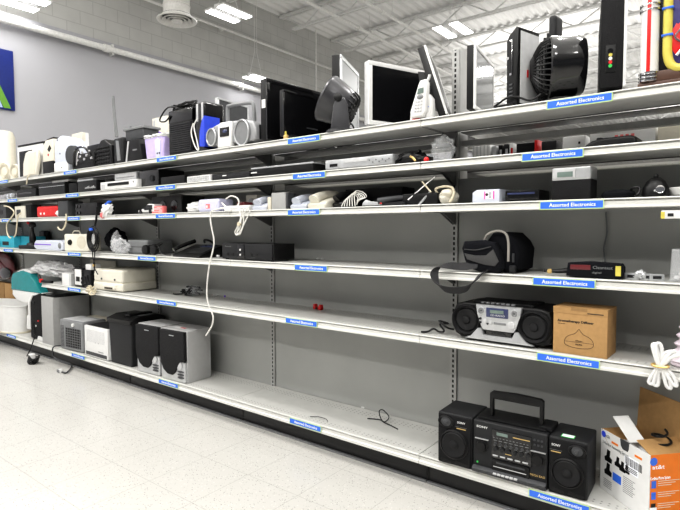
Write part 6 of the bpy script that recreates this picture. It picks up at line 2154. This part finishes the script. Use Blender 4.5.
# --- jukebox
xl, xr = X(637, 2.0, T1), X(742, 2.0, T1)
w = xr - xl
h = .36
t = thing('tabletop_jukebox', 'tabletop jukebox with a red striped white tube and a yellow arch', 'jukebox', ((xl + xr) / 2, 2.005, T1), R(0))
G().box(-w * .5, w * .5, .0, .2, 0, .016, .004).out('plinth', 'wood', t)
G().box(-w * .44, w * .44, .02, .18, .016, h, .01).out('cabinet', 'black', t)
G().box(-w * .44, w * .44, .004, .022, .016, .05, .003).out('lower_trim', 'wood', t)
for s in (-1, 1):
    tb = G().cyl((s * (w * .5 - .03), .02, .045), .027, h - .06, 'z', 28).out('light_tube', 'white', t)
    G().cyl((s * (w * .5 - .03), .02 - .0045, .05), .0232, h - .07, 'z', 28).out('core', 'white', tb)
    G().box(s * (w * .5 - .03) - .005, s * (w * .5 - .03) + .006, -.0085, .0, .05, h - .02, .001).out('red_stripe', 'red', tb)
    for z_ in (.018, .03, .042, .245, .262):
        G().lathe([(.028, 0), (.031, .002), (.031, .007), (.028, .009)], (s * (w * .5 - .03), .02, z_), n=28).out('chrome_collar', 'chrome', tb)
aw = w * .25 - .012
pts_ = [(-aw, .2 + .14), (-aw, .14), (-aw * .98, .1), (-aw * .85, .07), (-aw * .55, .052), (0, .048), (aw * .55, .052), (aw * .85, .07), (aw * .98, .1), (aw, .14), (aw, .34)]
ar = G().tube([(a, .012, b_) for a, b_ in pts_], .014, 10, 4).out('yellow_arch', 'yellow', t)
for b_ in (.155, .24):
    G().box(-aw - .016, -aw + .016, -.004, .02, b_, b_ + .006, .001).out('blue_band', 'label_blue', ar)
ic = G().box(-aw + .01, aw - .01, .012, .024, .06, h - .01, .003).out('picture_panel', 'art_dark', t)
g = G()
r2 = random.Random(5)
for i in range(9):
    g.ball((r2.uniform(-.6, .6) * aw, .011, r2.uniform(.1, .3)), (r2.uniform(.01, .026), .003, r2.uniform(.02, .05)), .3, 2, i, 2)
g.out('red_flames', 'red', ic)
g = G()
for i in range(4):
    x_ = (-.55 + .36 * i) * aw
    g.tube([(x_, .008, .09 + .03 * i), (x_ + .02, .008, .12 + .02 * i), (x_ - .005, .008, .15 + .02 * i), (x_ + .02, .008, .19 + .02 * i), (x_ + .03, .008, .3)], .0045, 6)
g.out('chrome_scrolls', 'chrome', ic)
# --- cordless phone
q = on1(420, 2.0)
w = X(429, 1.996, T1) - X(408, 1.996, T1)
h = h1(420, 78, 1.996)
t = thing('cordless_phone', 'white cordless handset standing in its white base on the top shelf', 'telephone', (X(419, 1.996, T1), 1.996, T1), R(2))
G().prism([(-w * .52, .0), (-w * .48, h * .2), (w * .1, h * .5), (w * .36, h * .62), (w * .52, h * .5), (w * .56, .0)], .01, .05, 'xz', .01, 3).out('base', 'white', t)
G().box(-w * .36, w * .0, .004, .012, h * .01, h * .05, .001).out('red_stripe', 'salmon', t)
hs_ = G().prism([(-w * .3, h * .06), (-w * .38, h * .2), (w * .02, h * .86), (w * .1, h * .93), (w * .34, h * .94), (w * .42, h * .86), (w * .38, h * .2), (w * .24, h * .06)], -.012, .02, 'xz', .01, 3).out('handset', 'white', t)
sk = lambda fx, fz: (w * (-.02 + .2 * fz + fx), h * fz)
a_ = G().prism([sk(-.12, .6), sk(.16, .62), sk(.14, .74), sk(-.1, .73)], -.0145, -.01).out('display', 'lcd', hs_)
for i in range(3):
    for j in range(4):
        x_, z_ = sk(-.14 + .13 * i, .2 + .075 * j)
        G().box(x_ - .004, x_ + .004, -.0145, -.01, z_ - .003, z_ + .003, .001).out('key', 'light_grey', hs_)
x_, z_ = sk(.02, .53)
G().ball((x_, -.012, z_), (.016, .004, .01), sub=2).out('menu_pad', 'mid_grey', hs_)
G().tube([(w * .32, .01, h * .9), (w * .4, .012, h * 1.0), (w * .42, .012, h * 1.06)], .006, 8).out('aerial', 'white', hs_)
x_, z_ = w * .36, h * .3
G().ball((x_, .008, z_), (.004, .004, .004), sub=2).out('blue_light', 'label_blue', t)
